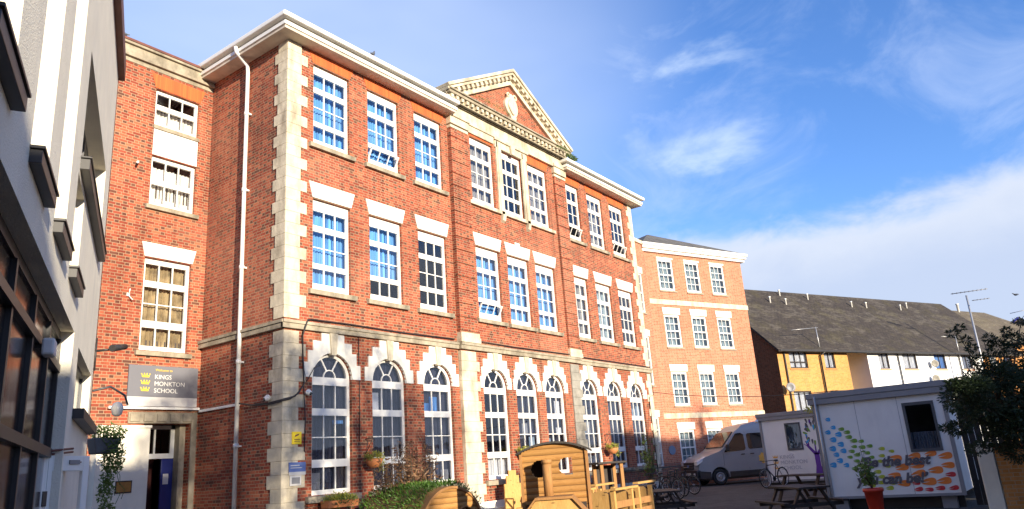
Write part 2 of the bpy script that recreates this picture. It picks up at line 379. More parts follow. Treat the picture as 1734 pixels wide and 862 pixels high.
    def lathe(s, c, prof, n=20, axis='z'):
        """prof: list of (radius, height) up the axis from point c"""
        rings = []
        for r, h in prof:
            i = len(s.v)
            for j in range(n):
                a = 2*pi*j/n
                if axis == 'z': s.v.append((c[0]+r*cos(a), c[1]+r*sin(a), c[2]+h))
                elif axis == 'y': s.v.append((c[0]+r*cos(a), c[1]+h, c[2]-r*sin(a)))
                else: s.v.append((c[0]+h, c[1]+r*cos(a), c[2]+r*sin(a)))
            rings.append(i)
        for k in range(len(rings)-1):
            for j in range(n):
                s.f.append((rings[k]+j, rings[k]+(j+1) % n, rings[k+1]+(j+1) % n, rings[k+1]+j)); s.sm.add(len(s.f)-1)
        s.f.append(tuple(rings[0]+j for j in range(n-1, -1, -1))); s.f.append(tuple(rings[-1]+j for j in range(n)))
    def ball(s, c, r, n=12, m=8, sc=(1, 1, 1)):
        pr = [(r*sin(pi*k/m)*1.0+1e-4, -r*cos(pi*k/m)) for k in range(m+1)]; i0 = len(s.v); s.lathe((0, 0, 0), pr, n)
        for i in range(i0, len(s.v)):
            x, y, z = s.v[i]; s.v[i] = (c[0]+x*sc[0], c[1]+y*sc[1], c[2]+z*sc[2])
    def torus(s, c, R, r, axis='y', n=28, k=8):
        i0 = len(s.v)
        for a in range(n):
            A = 2*pi*a/n
            for b in range(k):
                B = 2*pi*b/k; q = R + r*cos(B); h = r*sin(B)
                s.v.append((c[0]+q*cos(A), c[1]+h, c[2]+q*sin(A)) if axis == 'y' else ((c[0]+h, c[1]+q*cos(A), c[2]+q*sin(A)) if axis == 'x' else (c[0]+q*cos(A), c[1]+q*sin(A), c[2]+h)))
        for a in range(n):
            for b in range(k):
                s.f.append((i0+a*k+b, i0+a*k+(b+1) % k, i0+((a+1) % n)*k+(b+1) % k, i0+((a+1) % n)*k+b)); s.sm.add(len(s.f)-1)
    def build(s, name, mat, parent=None, loc=None, rot=None, bevel=0.0, solid=0.0):
        me = bpy.data.meshes.new(name); me.from_pydata(s.v, [], s.f); me.validate()
        uvl = me.uv_layers.new(name='UVMap'); vs = me.vertices
        for p in me.polygons:
            n = p.normal
            if abs(n.z) > .85: T = Vector((1, 0, 0)); B = Vector((0, 1, 0))
            else:
                T = Vector((-n.y, n.x, 0)).normalized(); B = Vector((0, 0, 1)) if abs(n.z) < .15 else n.cross(T)
            for li in p.loop_indices:
                q = vs[me.loops[li].vertex_index].co; uvl.data[li].uv = (q.dot(T), q.dot(B))
            if p.index in s.sm: p.use_smooth = True
        me.materials.append(mat)
        o = bpy.data.objects.new(name, me); COL.objects.link(o)
        if parent: o.parent = parent
        if loc: o.location = loc
        if rot: o.rotation_euler = rot
        if bevel:
            b = o.modifiers.new('bevel', 'BEVEL'); b.width = bevel; b.segments = 2; b.limit_method = 'ANGLE'; b.angle_limit = radians(40)
        return o

def thing(name, label, cat, loc=(0, 0, 0), rz=0.0, group=None):
    o = bpy.data.objects.new(name, None); COL.objects.link(o); o.location = loc; o.rotation_euler = (0, 0, rz); o.empty_display_size = .3
    o['label'] = label; o['category'] = cat
    if group: o['group'] = group
    return o
def tag(o, label, cat, group=None):
    o['label'] = label; o['category'] = cat
    if group: o['group'] = group
    return o
def kids(o): return list(o.children)
def dup(o, parent=None, loc=None, rz=None, label=None):
    c = o.copy(); COL.objects.link(c); c.parent = parent
    if loc is not None: c.location = loc
    if rz is not None: c.rotation_euler = (0, 0, rz)
    if label: c['label'] = label
    for k in kids(o): dup(k, c)
    return c
def EACH(name, mat, parent, *boxes, bevel=0.0):
    return [BX(name, mat, parent, b, bevel=bevel) for b in boxes]
def BX(name, mat, parent, *boxes, bevel=0.0):
    m = MB()
    for b in boxes: m.box(*b)
    return m.build(name, mat, parent, bevel=bevel)

def text(name, s, size, mat, parent, loc, rot=(pi/2, 0, 0), depth=.004, align='LEFT', bold=0.0, shear=0.0):
    cu = bpy.data.curves.new('t', 'FONT'); cu.body = s; cu.size = size; cu.extrude = depth; cu.align_x = align; cu.offset = bold; cu.shear = shear
    cu.resolution_u = 3
    o = bpy.data.objects.new('t', cu); COL.objects.link(o)
    dg = bpy.context.evaluated_depsgraph_get(); me = bpy.data.meshes.new_from_object(o.evaluated_get(dg))
    bpy.data.objects.remove(o); me.materials.clear(); me.materials.append(mat); me.name = name
    o = bpy.data.objects.new(name, me); COL.objects.link(o); o.parent = parent; o.location = loc; o.rotation_euler = rot
    return o

def wall(m, O, T, N, width, z0, z1, holes, depth=.22):
    """a wall sheet with real openings and reveals. holes: (u0,u1,h0,h1,arch)"""
    O = Vector(O); T = Vector(T).normalized(); N = Vector(N).normalized()
    P = lambda u, z, d=0.0: tuple(O + T*u - N*d + Vector((0, 0, z)))
    flip = T.cross(Vector((0, 0, 1))).dot(N) < 0
    def F(pts): m.face(pts[::-1] if flip else pts)
    us = sorted({0.0, width} | {h[0] for h in holes} | {h[1] for h in holes})
    for i in range(len(us)-1):
        a, b = us[i], us[i+1]; mid = (a+b)/2
        zz = sorted([(h[2], h[3]) for h in holes if h[0] < mid < h[1]]); z = z0
        for lo, hi in zz:
            if lo > z: F([P(a, z), P(b, z), P(b, lo), P(a, lo)])
            z = hi
        if z < z1: F([P(a, z), P(b, z), P(b, z1), P(a, z1)])
    for u0, u1, h0, h1, arch in holes:
        if arch:
            r = (u1-u0)/2; c = (u0+u1)/2; sp = h1 - r; n = 10
            arc = [(c + r*cos(pi*k/(2*n)), sp + r*sin(pi*k/(2*n))) for k in range(2*n+1)]
            for k in range(n): F([P(u1, h1), P(*arc[k+1]), P(*arc[k])])
            for k in range(n, 2*n): F([P(u0, h1), P(*arc[k+1]), P(*arc[k])])
            for k in range(2*n):
                a, b = arc[k], arc[k+1]; F([P(*a), P(*b), P(b[0], b[1], depth), P(a[0], a[1], depth)])
        else:
            sp = h1; F([P(u0, h1), P(u0, h1, depth), P(u1, h1, depth), P(u1, h1)])
        F([P(u0, h0), P(u0, h0, depth), P(u0, sp, depth), P(u0, sp)])
        F([P(u1, h0), P(u1, sp), P(u1, sp, depth), P(u1, h0, depth)])
        F([P(u0, h0), P(u1, h0), P(u1, h0, depth), P(u0, h0, depth)])

# ------------------------------------------------------------------ windows
def window(parent, w, rows, H, arch=False, cols=3, fw=.075, inset=.09, bar=.026, glass=None, curtain=None, ctop=1.0, cbot=0.0,
           hopper=False, sill=None, lintel=None, surround=None, lower=None, fd=.07, cd=.2):
    m = MB(); x0, x1 = -w/2, w/2; y0, y1 = inset, inset+fd
    zs = [0.0]
    for a, b, n in rows: zs += [a, b]
    top = H - w/2 if arch else H
    zs.append(top)
    m.box(x0, x0+fw, y0, y1, 0, top); m.box(x1-fw, x1, y0, y1, 0, top)
    for i in range(0, len(zs), 2): m.box(x0+fw, x1-fw, y0-.004, y1-.004, zs[i], zs[i+1])
    bars = MB(); g = MB()
    iw = w-2*fw
    for k, (a, b, n) in enumerate(rows):
        if hopper and k == 0: continue
        for c in range(1, cols): x = x0+fw+iw*c/cols; bars.box(x-bar/2, x+bar/2, y0+.008, y1-.02, a, b)
        for c in range(1, n): z = a+(b-a)*c/n; bars.box(x0+fw, x1-fw, y0+.010, y1-.022, z-bar/2, z+bar/2)
        g.box(x0+fw-.005, x1-fw+.005, y0+.026, y0+.031, a-.005, b+.005)
    if arch:
        R = w/2; N = 20; pts = [(R*cos(pi*k/N), top+R*sin(pi*k/N)) for k in range(N+1)]; q = (R-fw)/R
        ins = [(x*q, top+(z-top)*q) for x, z in pts]
        for k in range(N): m.prism_y([pts[k], pts[k+1], ins[k+1], ins[k]], y0, y1)
        m.box(x0+fw, x1-fw, y0-.002, y1-.002, top, top+.035)
        r2_ = .17; zb = top+.035
        for k in range(12):
            a, b = pi*k/12, pi*(k+1)/12
            bars.prism_y([(r2_*cos(a), zb+r2_*sin(a)), (r2_*cos(b), zb+r2_*sin(b)), ((r2_+bar)*cos(b), zb+(r2_+bar)*sin(b)), ((r2_+bar)*cos(a), zb+(r2_+bar)*sin(a))], y0+.008, y1-.02)
        for a in (radians(62), radians(118)):
            s_ = Vector((cos(a), 0, sin(a))); c_ = Vector((0, y0+.03, zb)); e = (R-fw)*1.0
            bars.beam(c_+s_*(r2_+.01), Vector((0, y0+.03, top)) + Vector((cos(a*1.0), 0, sin(a)))*e, .04, bar, (0, 1, 0))
        gp = [(x, max(z, top+.03)) for x, z in ins]
        g.prism_y(gp, y0+.026, y0+.031)
    f = m.build('window', m_white, parent)
    bars.build('glazing_bars', m_white, f)
    g.build('pane', glass or m_glass, f)
    if hopper:
        a, b, n = rows[0]; hs_ = MB(); hg = MB(); hh = b-a
        hs_.box(x0+fw, x0+fw+.04, -.02, .02, 0, hh); hs_.box(x1-fw-.04, x1-fw, -.02, .02, 0, hh)
        hs_.box(x0+fw, x1-fw, -.022, .018, 0, .045); hs_.box(x0+fw, x1-fw, -.022, .018, hh-.045, hh)
        for c in range(1, cols): x = x0+fw+iw*c/cols; hs_.box(x-bar/2, x+bar/2, -.012, .012, .04, hh-.04)
        hg.box(x0+fw+.03, x1-fw-.03, -.003, .003, .03, hh-.03)
        h = hs_.build('hopper_sash', m_white, f, loc=(0, y0+.03, a), rot=(radians(27), 0, 0)); hg.build('hopper_pane', glass or m_glass, h)
    if curtain:
        c = MB(); n = 42; za, zb = H*cbot+.03, H*ctop-.03; yy = inset+cd
        pr = [(x0+.01+(w-.02)*k/n, yy+.03*sin(k*1.9)+.012*sin(k*.7)) for k in range(n+1)]
        for k in range(n): c.face([(pr[k][0], pr[k][1], za), (pr[k+1][0], pr[k+1][1], za), (pr[k+1][0], pr[k+1][1], zb), (pr[k][0], pr[k][1], zb)], True)
        c.build('curtain', curtain, f)
    if sill:
        mat_, over, th, pro = sill; s_ = MB(); s_.prism_x([(y0+.01, 0), (-pro, -.03), (-pro, -th), (y0+.01, -th)], x0-over, x1+over); s_.build('sill', mat_, f)
    if lintel:
        mat_, poly, pro = lintel; l = MB(); l.prism_y(poly, -pro, .06); l.build('lintel', mat_, f)
    return f

# row zones measured off the photograph
RT = [(.17, .56, 1), (.70, 1.55, 2), (1.71, 2.11, 1)]           # upper floors, H 2.33
RG = [(.11, .62, 1), (.80, 1.83, 2), (2.00, 2.56, 1)]           # ground floor under the arch
def trap(w, h, splay, z): return [(-w/2-.02, z), (w/2+.02, z), (w/2+.02+splay, z+h), (-w/2-.02-splay, z+h)]

# ================================================================== SETTING
def gz(x): return .3*min(1.0, max(0.0, (x-19.5)/10.0))
g = MB(); xs = [-80, -40, -10, 0] + [19.5+i*1.0 for i in range(11)] + [40, 60, 100, 200, 400, 900, 1500]; ys = [-1500, -400, -100, -40, 0, 5, 10, 20, 60, 200, 1500]
xs = [-1500, -400] + xs
for i in range(len(xs)-1):
    for j in range(len(ys)-1):
        g.face([(xs[i], ys[j], gz(xs[i])), (xs[i+1], ys[j], gz(xs[i+1])), (xs[i+1], ys[j+1], gz(xs[i+1])), (xs[i], ys[j+1], gz(xs[i]))])
o = g.build('ground', m_asph); o['kind'] = 'structure'
# shallow puddle on the yard
m, t, b = newmat('puddle_water'); b.inputs['Base Color'].default_value = (.03, .03, .035, 1); b.inputs['Roughness'].default_value = .04
g = MB(); n = 36
g.face([(19.0+2.6*cos(2*pi*k/n)*(1+.16*sin(3*k)), 6.6+.75*sin(2*pi*k/n)*(1+.2*sin(2*k+1)), .006) for k in range(n)])
o = g.build('water', m); o['kind'] = 'structure'

# ================================================================== SCHOOL
sch = thing('school_building', 'three-storey red brick school with pediment, cream quoins and tall white windows', 'building', (10.8, 14.5, 0))
Z0 = -.3
LX = [.83, 2.77, 4.71]; MX = [7.32, 9.02, 10.70]; RX = [13.2, 15.1, 17.0]; WW = 1.25
def holes(xs, off):
    h = []
    for x in xs:
        h += [(x-off, x-off+WW, 1.30, 4.02+WW/2, True), (x-off, x-off+WW, 6.22, 8.62, False), (x-off, x-off+WW, 10.17, 12.52, False)]
    return h
m = MB(); PJ = .08
wall(m, (0, 0, 0), (1, 0, 0), (0, -1, 0), 6.3, Z0, 12.9, holes(LX, 0))
wall(m, (6.3, -PJ, 0), (1, 0, 0), (0, -1, 0), 6.75, Z0, 12.9, holes(MX, 6.3))
wall(m, (13.05, 0, 0), (1, 0, 0), (0, -1, 0), 6.05, Z0, 12.9, holes(RX, 13.05))
wall(m, (0, 3.45, 0), (0, -1, 0), (-1, 0, 0), 3.45, Z0, 12.9, [])
wall(m, (19.1, 0, 0), (0, 1, 0), (1, 0, 0), 12.0, Z0, 12.9, [])
m.face([(6.3, 0, Z0), (6.3, -PJ, Z0), (6.3, -PJ, 12.9), (6.3, 0, 12.9)]); m.face([(13.05, 0, Z0), (13.05, -PJ, Z0), (13.05, -PJ, 12.9), (13.05, 0, 12.9)])
m.face([(0, 12, Z0), (19.1, 12, Z0), (19.1, 12, 12.9), (0, 12, 12.9)])
m.build('wall', m_brick, sch)
# wing with the entrance
WX = -2.65; WY = 3.45
m = MB()
wall(m, (WX, WY, 0), (1, 0, 0), (0, -1, 0), -WX, Z0, 12.6,
     [(1.0, 2.25, 11.05, 12.10, False), (1.0, 2.25, 8.79, 10.16, False), (1.0, 2.25, 5.0, 7.36, False), (1.25, 2.45, Z0, 3.22, False)], .22)
m.face([(WX, WY, Z0), (WX, WY, 12.6), (WX, 12, 12.6), (WX, 12, Z0)]); m.face([(WX, 12, Z0), (0, 12, Z0), (0, 12, 12.6), (WX, 12, 12.6)])
m.build('wing_wall', m_brick, sch)
m = MB()
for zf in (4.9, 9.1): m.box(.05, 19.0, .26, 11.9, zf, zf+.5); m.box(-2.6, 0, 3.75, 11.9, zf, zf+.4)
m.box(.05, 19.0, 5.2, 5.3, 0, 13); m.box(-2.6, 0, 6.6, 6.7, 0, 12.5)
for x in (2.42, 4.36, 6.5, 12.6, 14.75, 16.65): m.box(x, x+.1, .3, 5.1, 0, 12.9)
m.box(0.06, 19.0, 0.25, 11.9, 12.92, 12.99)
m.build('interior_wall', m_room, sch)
# quoins
m = MB(); mr = MB(); z = 0.0; k = 0
while z < 12.85:
    if not (5.1 < z+.15 < 5.38):
        L, s_ = ((.62, .52) if k % 2 else (.42, .38)); e = min(z+.296, 12.88)
        if z < 5.36 < e: e = 5.12
        m.box(-.025, L, -.025, .0, z, e); m.box(-.025, 0, .0, s_, z, e)
        mr.box(19.1-(.5 if k % 2 else .34), 19.1, -.025, .0, z, e)
    z += .30; k += 1
m.build('quoin', m_stone, sch, bevel=.006); mr.build('quoin', m_stone, sch, bevel=.006)
# ground floor quoin strips at the bay ends
for (xa, xb, mt, side) in ((6.27, 6.98, m_stone, 0), (12.42, 13.05, m_stone_g, 1)):
    m = MB(); z = 0.0; k = 0
    while z < 5.0:
        e = min(z+.296, 5.12); d = .14 if k % 2 else 0
        m.box(xa, xb+d-(.06 if side else 0), -PJ-.05, -.002, z, e); z += .30; k += 1
    m.build('quoin_strip', mt, sch, bevel=.006)
    # banded brick pilaster above
    m = MB(); z = 5.72; 
    while z < 12.3:
        m.box(xa, xb+.15, -PJ-.08, -.001, z, min(z+.40, 12.45)); z += .43
    m.build('pilaster', m_brick, sch)
    m = MB(); m.box(xa+.02, xb+.13, -PJ-.045, -.001, 5.36, 12.5); m.build('pilaster_core', m_brick, sch)
    m = MB(); m.box(xa-.03, xb+.2, -PJ-.13, 0, 5.352, 5.52); m.box(xa, xb+.17, -PJ-.11, 0, 5.52, 5.66); m.build('pilaster_base', m_stone, sch, bevel=.01)
    m = MB(); m.box(xa-.02, xb+.17, -PJ-.10, 0, 12.46, 12.56); m.box(xa-.04, xb+.19, -PJ-.13, 0, 12.60, 12.86); m.box(xa-.07, xb+.22, -PJ-.18, 0, 12.86, 13.0)
    m.build('capital', m_stone, sch, bevel=.01)
# string course
m = MB()
for (a, b, y) in ((-.09, 6.24, -.09), (6.24, 13.12, -.19), (13.12, 19.19, -.09)):
    m.box(a, b, y, .0, 5.14, 5.26); m.box(a, b, y-.03, .0, 5.262, 5.34)
m.box(-.12, 0, -.08, 3.45, 5.262, 5.34); m.box(-.09, 0, -.08, 3.45, 5.14, 5.26)
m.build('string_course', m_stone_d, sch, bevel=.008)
# plinth
m = MB(); m.box(-.03, 19.13, -.035, 0, -.3, .72); m.box(6.2, 13.1, -.14, 0, -.3, .70); m.build('plinth', m_wstone, sch, bevel=.01)
# arch surrounds
def surround_poly(side, q=1.0):
    R = WW/2; pts = []
    step = [(.96, 4.02), (.96, 4.38), (.80, 4.38), (.80, 4.67), (.61, 4.67), (.61, 4.92), (.36, 4.92), (.36, 5.12), (.10, 5.12)]
    for x, z in step: pts.append((x*side if x < .5 else (.625+(x-.625)*q if x > .7 else x)*side, z))
    for k in range(8, -1, -1): a = pi/2*k/8*.93; pts.append((R*cos(a)*side, 4.02+R*sin(a)))
    return pts
def ground_window(x, y, q=1.0, **kw):
    f = window(sch, WW, RG, 2.72+WW/2, arch=True, fw=.085, inset=.10, sill=(m_stone_d, .18, .16, .12), **kw); f.location = (x+WW/2, y, 1.30)
    s_ = MB()
    for sd in (-1, 1): s_.prism_y([(px, pz-1.30) for px, pz in surround_poly(sd, q)], -.03, .04)
    s_.build('arch_surround', m_wstone, f)
    k = MB(); k.prism_y([(-.075, 3.29), (.075, 3.29), (.125, 3.835), (-.125, 3.835)], -.075, .03); k.build('keystone', m_stone, f)
    return f
for i, x in enumerate(LX+MX+RX):
    y = -PJ if 3 <= i < 6 else 0
    kw = dict(glass=m_glassb, curtain=m_pane_dark, ctop=.97)
    if i == 3: kw.update(curtain=m_curt_w, ctop=.24)

    gw = ground_window(x, y, .50 if 3 <= i < 6 else .80, **kw)
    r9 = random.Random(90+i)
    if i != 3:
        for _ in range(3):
            cx = r9.choice((-.36, 0, .36)); z_, h_ = r9.choice(((.12, .46), (.80, .48), (1.28, .5), (.12, .46), (1.97, .5))); BX('pane_sheet', r9.choice((m_curt_s, m_curt_w, m_curt_b, m_curt_g)), gw, (cx-.17, cx+.17, .235, .240+.002*_, z_, z_+h_*r9.uniform(.5, 1)))  # pale sheets standing for reflections in the panes
for i, x in enumerate(LX+MX+RX):
    y = -PJ if 3 <= i < 6 else 0
    cur = {0: m_curt_b, 1: m_curt_b, 2: None, 3: m_curt_b, 4: m_curt_b, 5: m_curt_b, 6: m_curt_g, 7: m_curt_s, 8: None}[i]
    poly = trap(WW, .42, .12, 2.42)
    if 3 <= i < 6: poly = poly[:2] + [poly[2], (.13, 2.84), (.15, 2.94), (-.15, 2.94), (-.13, 2.84), poly[3]] if i == 4 else poly
    f = window(sch, WW, RT, 2.40, hopper=(i == 3), curtain=cur, ctop=.97, cbot=(.02 if i not in (1, ) else .3), sill=(m_stone_d, .14, .15, .10), lintel=(m_wstone, poly, .03))
    f.location = (x+WW/2, y, 6.22)
for i, x in enumerate(LX+MX+RX):
    y = -PJ if 3 <= i < 6 else 0
    cur = m_curt_b if i in (0, 1, 2) else (m_curt_g if i in (3, 5, 7) else None)
    f = window(sch, WW, RT, 2.35, hopper=(i in (1, 6, 8)), curtain=cur, ctop=.97, cbot=.02, sill=(m_stone_d if i not in (3, 4, 5) else m_stone, .15 if i not in (3, 4, 5) else .22, .15, .10),
               lintel=None if i == 4 else (m_soldier, trap(WW, .36, .16, 2.37), .012))
    f.location = (x+WW/2, y, 10.17)
    if i == 4:
        s_ = MB()
        for a, b, c, d in ((-.92, -WW/2, -.15, 2.6), (WW/2, .92, -.15, 2.6)): s_.box(a, b, -.07, .05, c, d); s_.box(a+.05, b-.05, -.10, -.07, c, d)
        s_.box(-.98, .98, -.07, .05, 2.36, 2.62); s_.box(-1.02, 1.02, -.13, .05, 2.62, 2.74); s_.prism_y([(-.09, 2.30), (.09, 2.30), (.14, 2.66), (-.14, 2.66)], -.16, -.07)
        s_.build('stone_surround', m_stone, f, bevel=.012)
        s_ = MB()
        for xx in (-.75, .75): s_.prism_x([(0, -.12), (-.14, -.15), (-.10, -.36), (0, -.42)], xx-.08, xx+.08)
        s_.build('sill_bracket', m_stone, f)
# eaves cornice: left, right and back stretches
m_soff = simple('soffit_board', (.60, .52, .42), .7, .12, 2, dirt=((.25, .2, .15), .5))
for (a, b, ya, yb) in ((-.44, 6.32, -.44, 3.6), (13.0, 19.54, -.44, 12.4)):
    m = MB(); mf = MB(); ms = MB(); mg = MB()
    m.box(a+.03, b-.03, ya+.03, yb, 12.885, 12.97)
    mf.box(a-.01, b+.01, ya-.01, yb, 12.972, 13.07)
    ms.box(a+.05, b-.03, ya+.05, yb, 13.072, 13.16)
    mg.box(a-.10, b+.10 if b > 10 else b+.06, ya-.10, yb, 13.162, 13.30)
    m.build('soffit', m_soff, sch); mf.build('fascia', m_white, sch); ms.build('shadow_board', m_stone_g, sch); mg.build('gutter', m_white, sch, bevel=.03)  # grey of the recessed band stands for shade under the gutter
BX('roof_deck', m_stone_g, sch, (0, 13, 0.2, 12.4, 12.995, 13.05))
# shallow hipped roof
m = MB()
A = [(-.4, -.4, 13.3), (19.5, -.4, 13.3), (19.5, 12.3, 13.3), (-.4, 12.3, 13.3)]; R1, R2 = (5.5, 6, 15.0), (13.6, 6, 15.0)
m.face([A[0], A[1], R2, R1]); m.face([A[1], A[2], R2]); m.face([A[2], A[3], R1, R2]); m.face([A[3], A[0], R1])
m.prism_y([(6.2, 13.35), (13.1, 13.35), (9.65, 15.35)], .1, 7)
m.build('roof', m_slate, sch)
# entablature and pediment
px0, px1, pxc = 6.12, 13.22, 9.68
m = MB()
m.box(px0+.05, px1-.05, -.20, .02, 12.86, 13.30); m.box(px0+.0, px1, -.24, .02, 13.302, 13.36)
m.box(7.2, 8.6, -.155, -.08, 12.60, 12.858); m.box(10.7, 12.3, -.155, -.08, 12.60, 12.858) if False else None
m.build('frieze', m_stone, sch, bevel=.008)
m = MB(); m.box(px0-.12, px1+.12, -.44, .02, 13.56, 13.66); m.box(px0-.16, px1+.16, -.50, .02, 13.662, 13.72); m.box(px0+.0, px1-.0, -.32, .0, 13.362, 13.42)
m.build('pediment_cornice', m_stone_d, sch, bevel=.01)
m = MB(); x = px0
while x < px1-.05: m.box(x, x+.13, -.40, -.02, 13.43, 13.555); x += .262
m.box(px0, px1, -.28, 0, 13.422, 13.557)
m.build('dentils', m_stone, sch)
apz = 15.70; eaz = 13.722
m = MB(); m.prism_y([(px0+.1, eaz), (px1-.1, eaz), (pxc, apz-.1)], -.20, 6); m.build('tympanum', m_brick, sch)
m = MB(); dn = MB(); sb = MB()
for sgn, xe in ((-1, px0-.24), (1, px1+.24)):
    P0 = Vector((xe, 0, eaz+.0)); P1 = Vector((pxc, 0, apz+.10)); d = (P1-P0).normalized(); nrm = Vector((-d.z, 0, d.x)) * (1 if d.x > 0 else -1)
    def quad(o0, o1, ya, yb, mm):
        a, b, c, e = P0+nrm*o0, P1+nrm*o0, P1+nrm*o1, P0+nrm*o1
        b.x = c.x = pxc; k = abs(d.z/d.x); b.z = P1.z + o0/abs(d.x); c.z = P1.z+o1/abs(d.x)
        mm.prism_y([(a.x, a.z), (b.x, b.z), (c.x, c.z), (e.x, e.z)], ya, yb)
    quad(-.02, .09, -.52, 7, m); quad(-.12, -.022, -.46, 0, m); quad(-.44, -.27, -.32, 0, m)
    quad(-.27, -.122, -.30, 0, sb)
    L = (P1-P0).length; s_ = .6
    while s_ < L-.15:
        c = P0 + d*s_ + nrm*(-.19) + Vector((0, -.33, 0)); dn.obox(c, d, (0, 1, 0), nrm, .075, .11, .065); s_ += .29
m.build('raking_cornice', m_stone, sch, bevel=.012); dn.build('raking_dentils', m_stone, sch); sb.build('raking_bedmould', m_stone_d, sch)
# cartouche
m = MB(); pts = []
for k in range(40):
    a = 2*pi*k/40; rx = .36*(1+.10*cos(4*a)+.05*sin(3*a)); rz_ = .50*(1+.05*cos(6*a)); pts.append((pxc+rx*sin(a), 14.40+rz_*cos(a)))
m.prism_y(pts, -.31, -.19)
m.prism_y([(pxc+(x-pxc)*.66, 14.4+(z-14.4)*.66) for x, z in pts], -.37, -.30)
m.prism_y([(pxc-.14, 13.84), (pxc+.14, 13.84), (pxc+.19, 13.98), (pxc-.19, 13.98)], -.36, -.2); m.torus((pxc-.2, -.31, 14.82), .07, .035); m.torus((pxc+.2, -.31, 14.82), .09, .04)
m.build('cartouche', m_stone, sch, bevel=.015)
# wing: parapet, windows, entrance
m = MB(); m.box(WX-.02, 0, WY-.02, WY+.4, 12.60, 12.72); m.box(WX-.07, 0, WY-.10, WY+.4, 12.722, 12.80); m.box(WX-.05, 0, WY-.06, WY+.4, 12.802, 13.06)
m.box(WX-.09, 0, WY-.13, 12, 13.062, 13.13)
m.build('wing_parapet', m_stone_d, sch, bevel=.01)
BX('coping', m_brownm, sch, (WX-.11, 0, WY-.15, 12, 13.132, 13.20))
def at_w(f, z): f.location = (WX+1.0+WW/2, WY, z)
at_w(window(sch, WW, [(.10, .50, 1), (.64, .95, 1)], 1.05, curtain=m_curt_w, ctop=.55, sill=(m_stone_d, .02, .13, .05), lintel=(m_soldier, trap(WW, .40, .14, 1.07), .012)), 11.05)
at_w(window(sch, WW, [(.10, .60, 1), (.74, 1.26, 1)], 1.37, curtain=m_curt_w, ctop=.86, sill=(m_stone_d, .10, .14, .09)), 8.79)
at_w(window(sch, WW, [(.12, .58, 1), (.76, 1.62, 2), (1.78, 2.22, 1)], 2.36, curtain=m_refl_tan, ctop=.97, sill=(m_stone_d, .10, .14, .09), lintel=(m_wstone, trap(WW, .37, .09, 2.38), .03)), 5.0)
BX('panel', m_white, sch, (WX+1.0, WX+2.25, WY-.012, WY, 10.18, 10.92))
m = MB(); m.box(WX+.85, WX+2.45, WY-.05, WY, 3.23, 3.50); m.box(WX+2.452, WX+2.60, WY-.05, WY, -.2, 3.50)
for k in range(5): m.box(WX+.88+k*.33, WX+1.12+k*.33, WY-.085, WY-.05, 3.27, 3.46)
m.build('door_surround', m_stone_d, sch, bevel=.012)
BX('porch_panel', m_render, sch, (WX+.06, WX+1.27, WY-.30, WY-.002, -.2, 3.10), bevel=.01)
BX('porch_coping', m_wstone, sch, (WX+.04, WX+1.29, WY-.33, WY-.002, 3.102, 3.16))
m = MB()
for a in ((1.25, 2.45, 2.42, 2.54), (1.25, 1.33, 2.54, 3.22), (2.20, 2.30, 2.54, 3.22), (1.77, 1.81, 2.54, 3.14), (1.25, 2.30, 3.13, 3.22)): m.box(WX+a[0], WX+a[1], WY+.45, WY+.53, a[2], a[3])
fr = m.build('door_frame', m_white, sch); BX('transom_pane', m_glassd, fr, (WX+1.33, WX+2.2, WY+.48, WY+.485, 2.54, 3.13))
EACH('jamb', m_stone_d, sch, (WX+2.30, WX+2.45, WY+.222, WY+.7, -.2, 3.22), (WX+1.10, WX+1.25, WY+.222, WY+.7, -.2, 3.22))
d = BX('door', m_blue, sch, (WX+1.98, WX+2.28, WY+.42, WY+.47, 0, 2.41), bevel=.004)
BX('door_notice', m_signs, d, (WX+2.03, WX+2.17, WY+.410, WY+.419, 1.80, 2.05))
BX('inner_door', m_maroon, sch, (WX+1.26, WX+2.3, WY+1.4, WY+1.45, 0, 3.2))
BX('notice', simple('paper_notice', (.30, .22, .18), .8, .1, 3), sch, (WX+1.45, WX+1.58, WY+1.385, WY+1.398, 1.55, 1.72), (WX+1.64, WX+1.78, WY+1.385, WY+1.398, 1.53, 1.74))
pl = BX('plaque', m_brass, sch, (WX+.55, WX+.88, WY-.325, WY-.302, 1.68, 1.90), bevel=.004)
BX('plaque_rim', m_woodd, pl, (WX+.53, WX+.90, WY-.318, WY-.301, 1.655, 1.68), (WX+.53, WX+.90, WY-.318, WY-.301, 1.90, 1.925), (WX+.53, WX+.548, WY-.318, WY-.301, 1.68, 1.90), (WX+.882, WX+.90, WY-.318, WY-.301, 1.68, 1.90))
# drainpipe on the side wall
m = MB(); m.tube([(-.50, 1.62, 13.12), (-.48, 1.62, 12.98), (-.30, 1.62, 12.84), (-.12, 1.62, 12.70), (-.10, 1.62, 12.5), (-.10, 1.62, -.2)], .052, 10)
for z in (11.2, 9.0, 6.9, 4.5, 2.5): m.tube([(-.10, 1.62, z), (-.10, 1.62, z+.10)], .066, 10); m.box(-.10, 0, 1.54, 1.70, z+.02, z+.06)
m.build('drainpipe', m_white, sch)
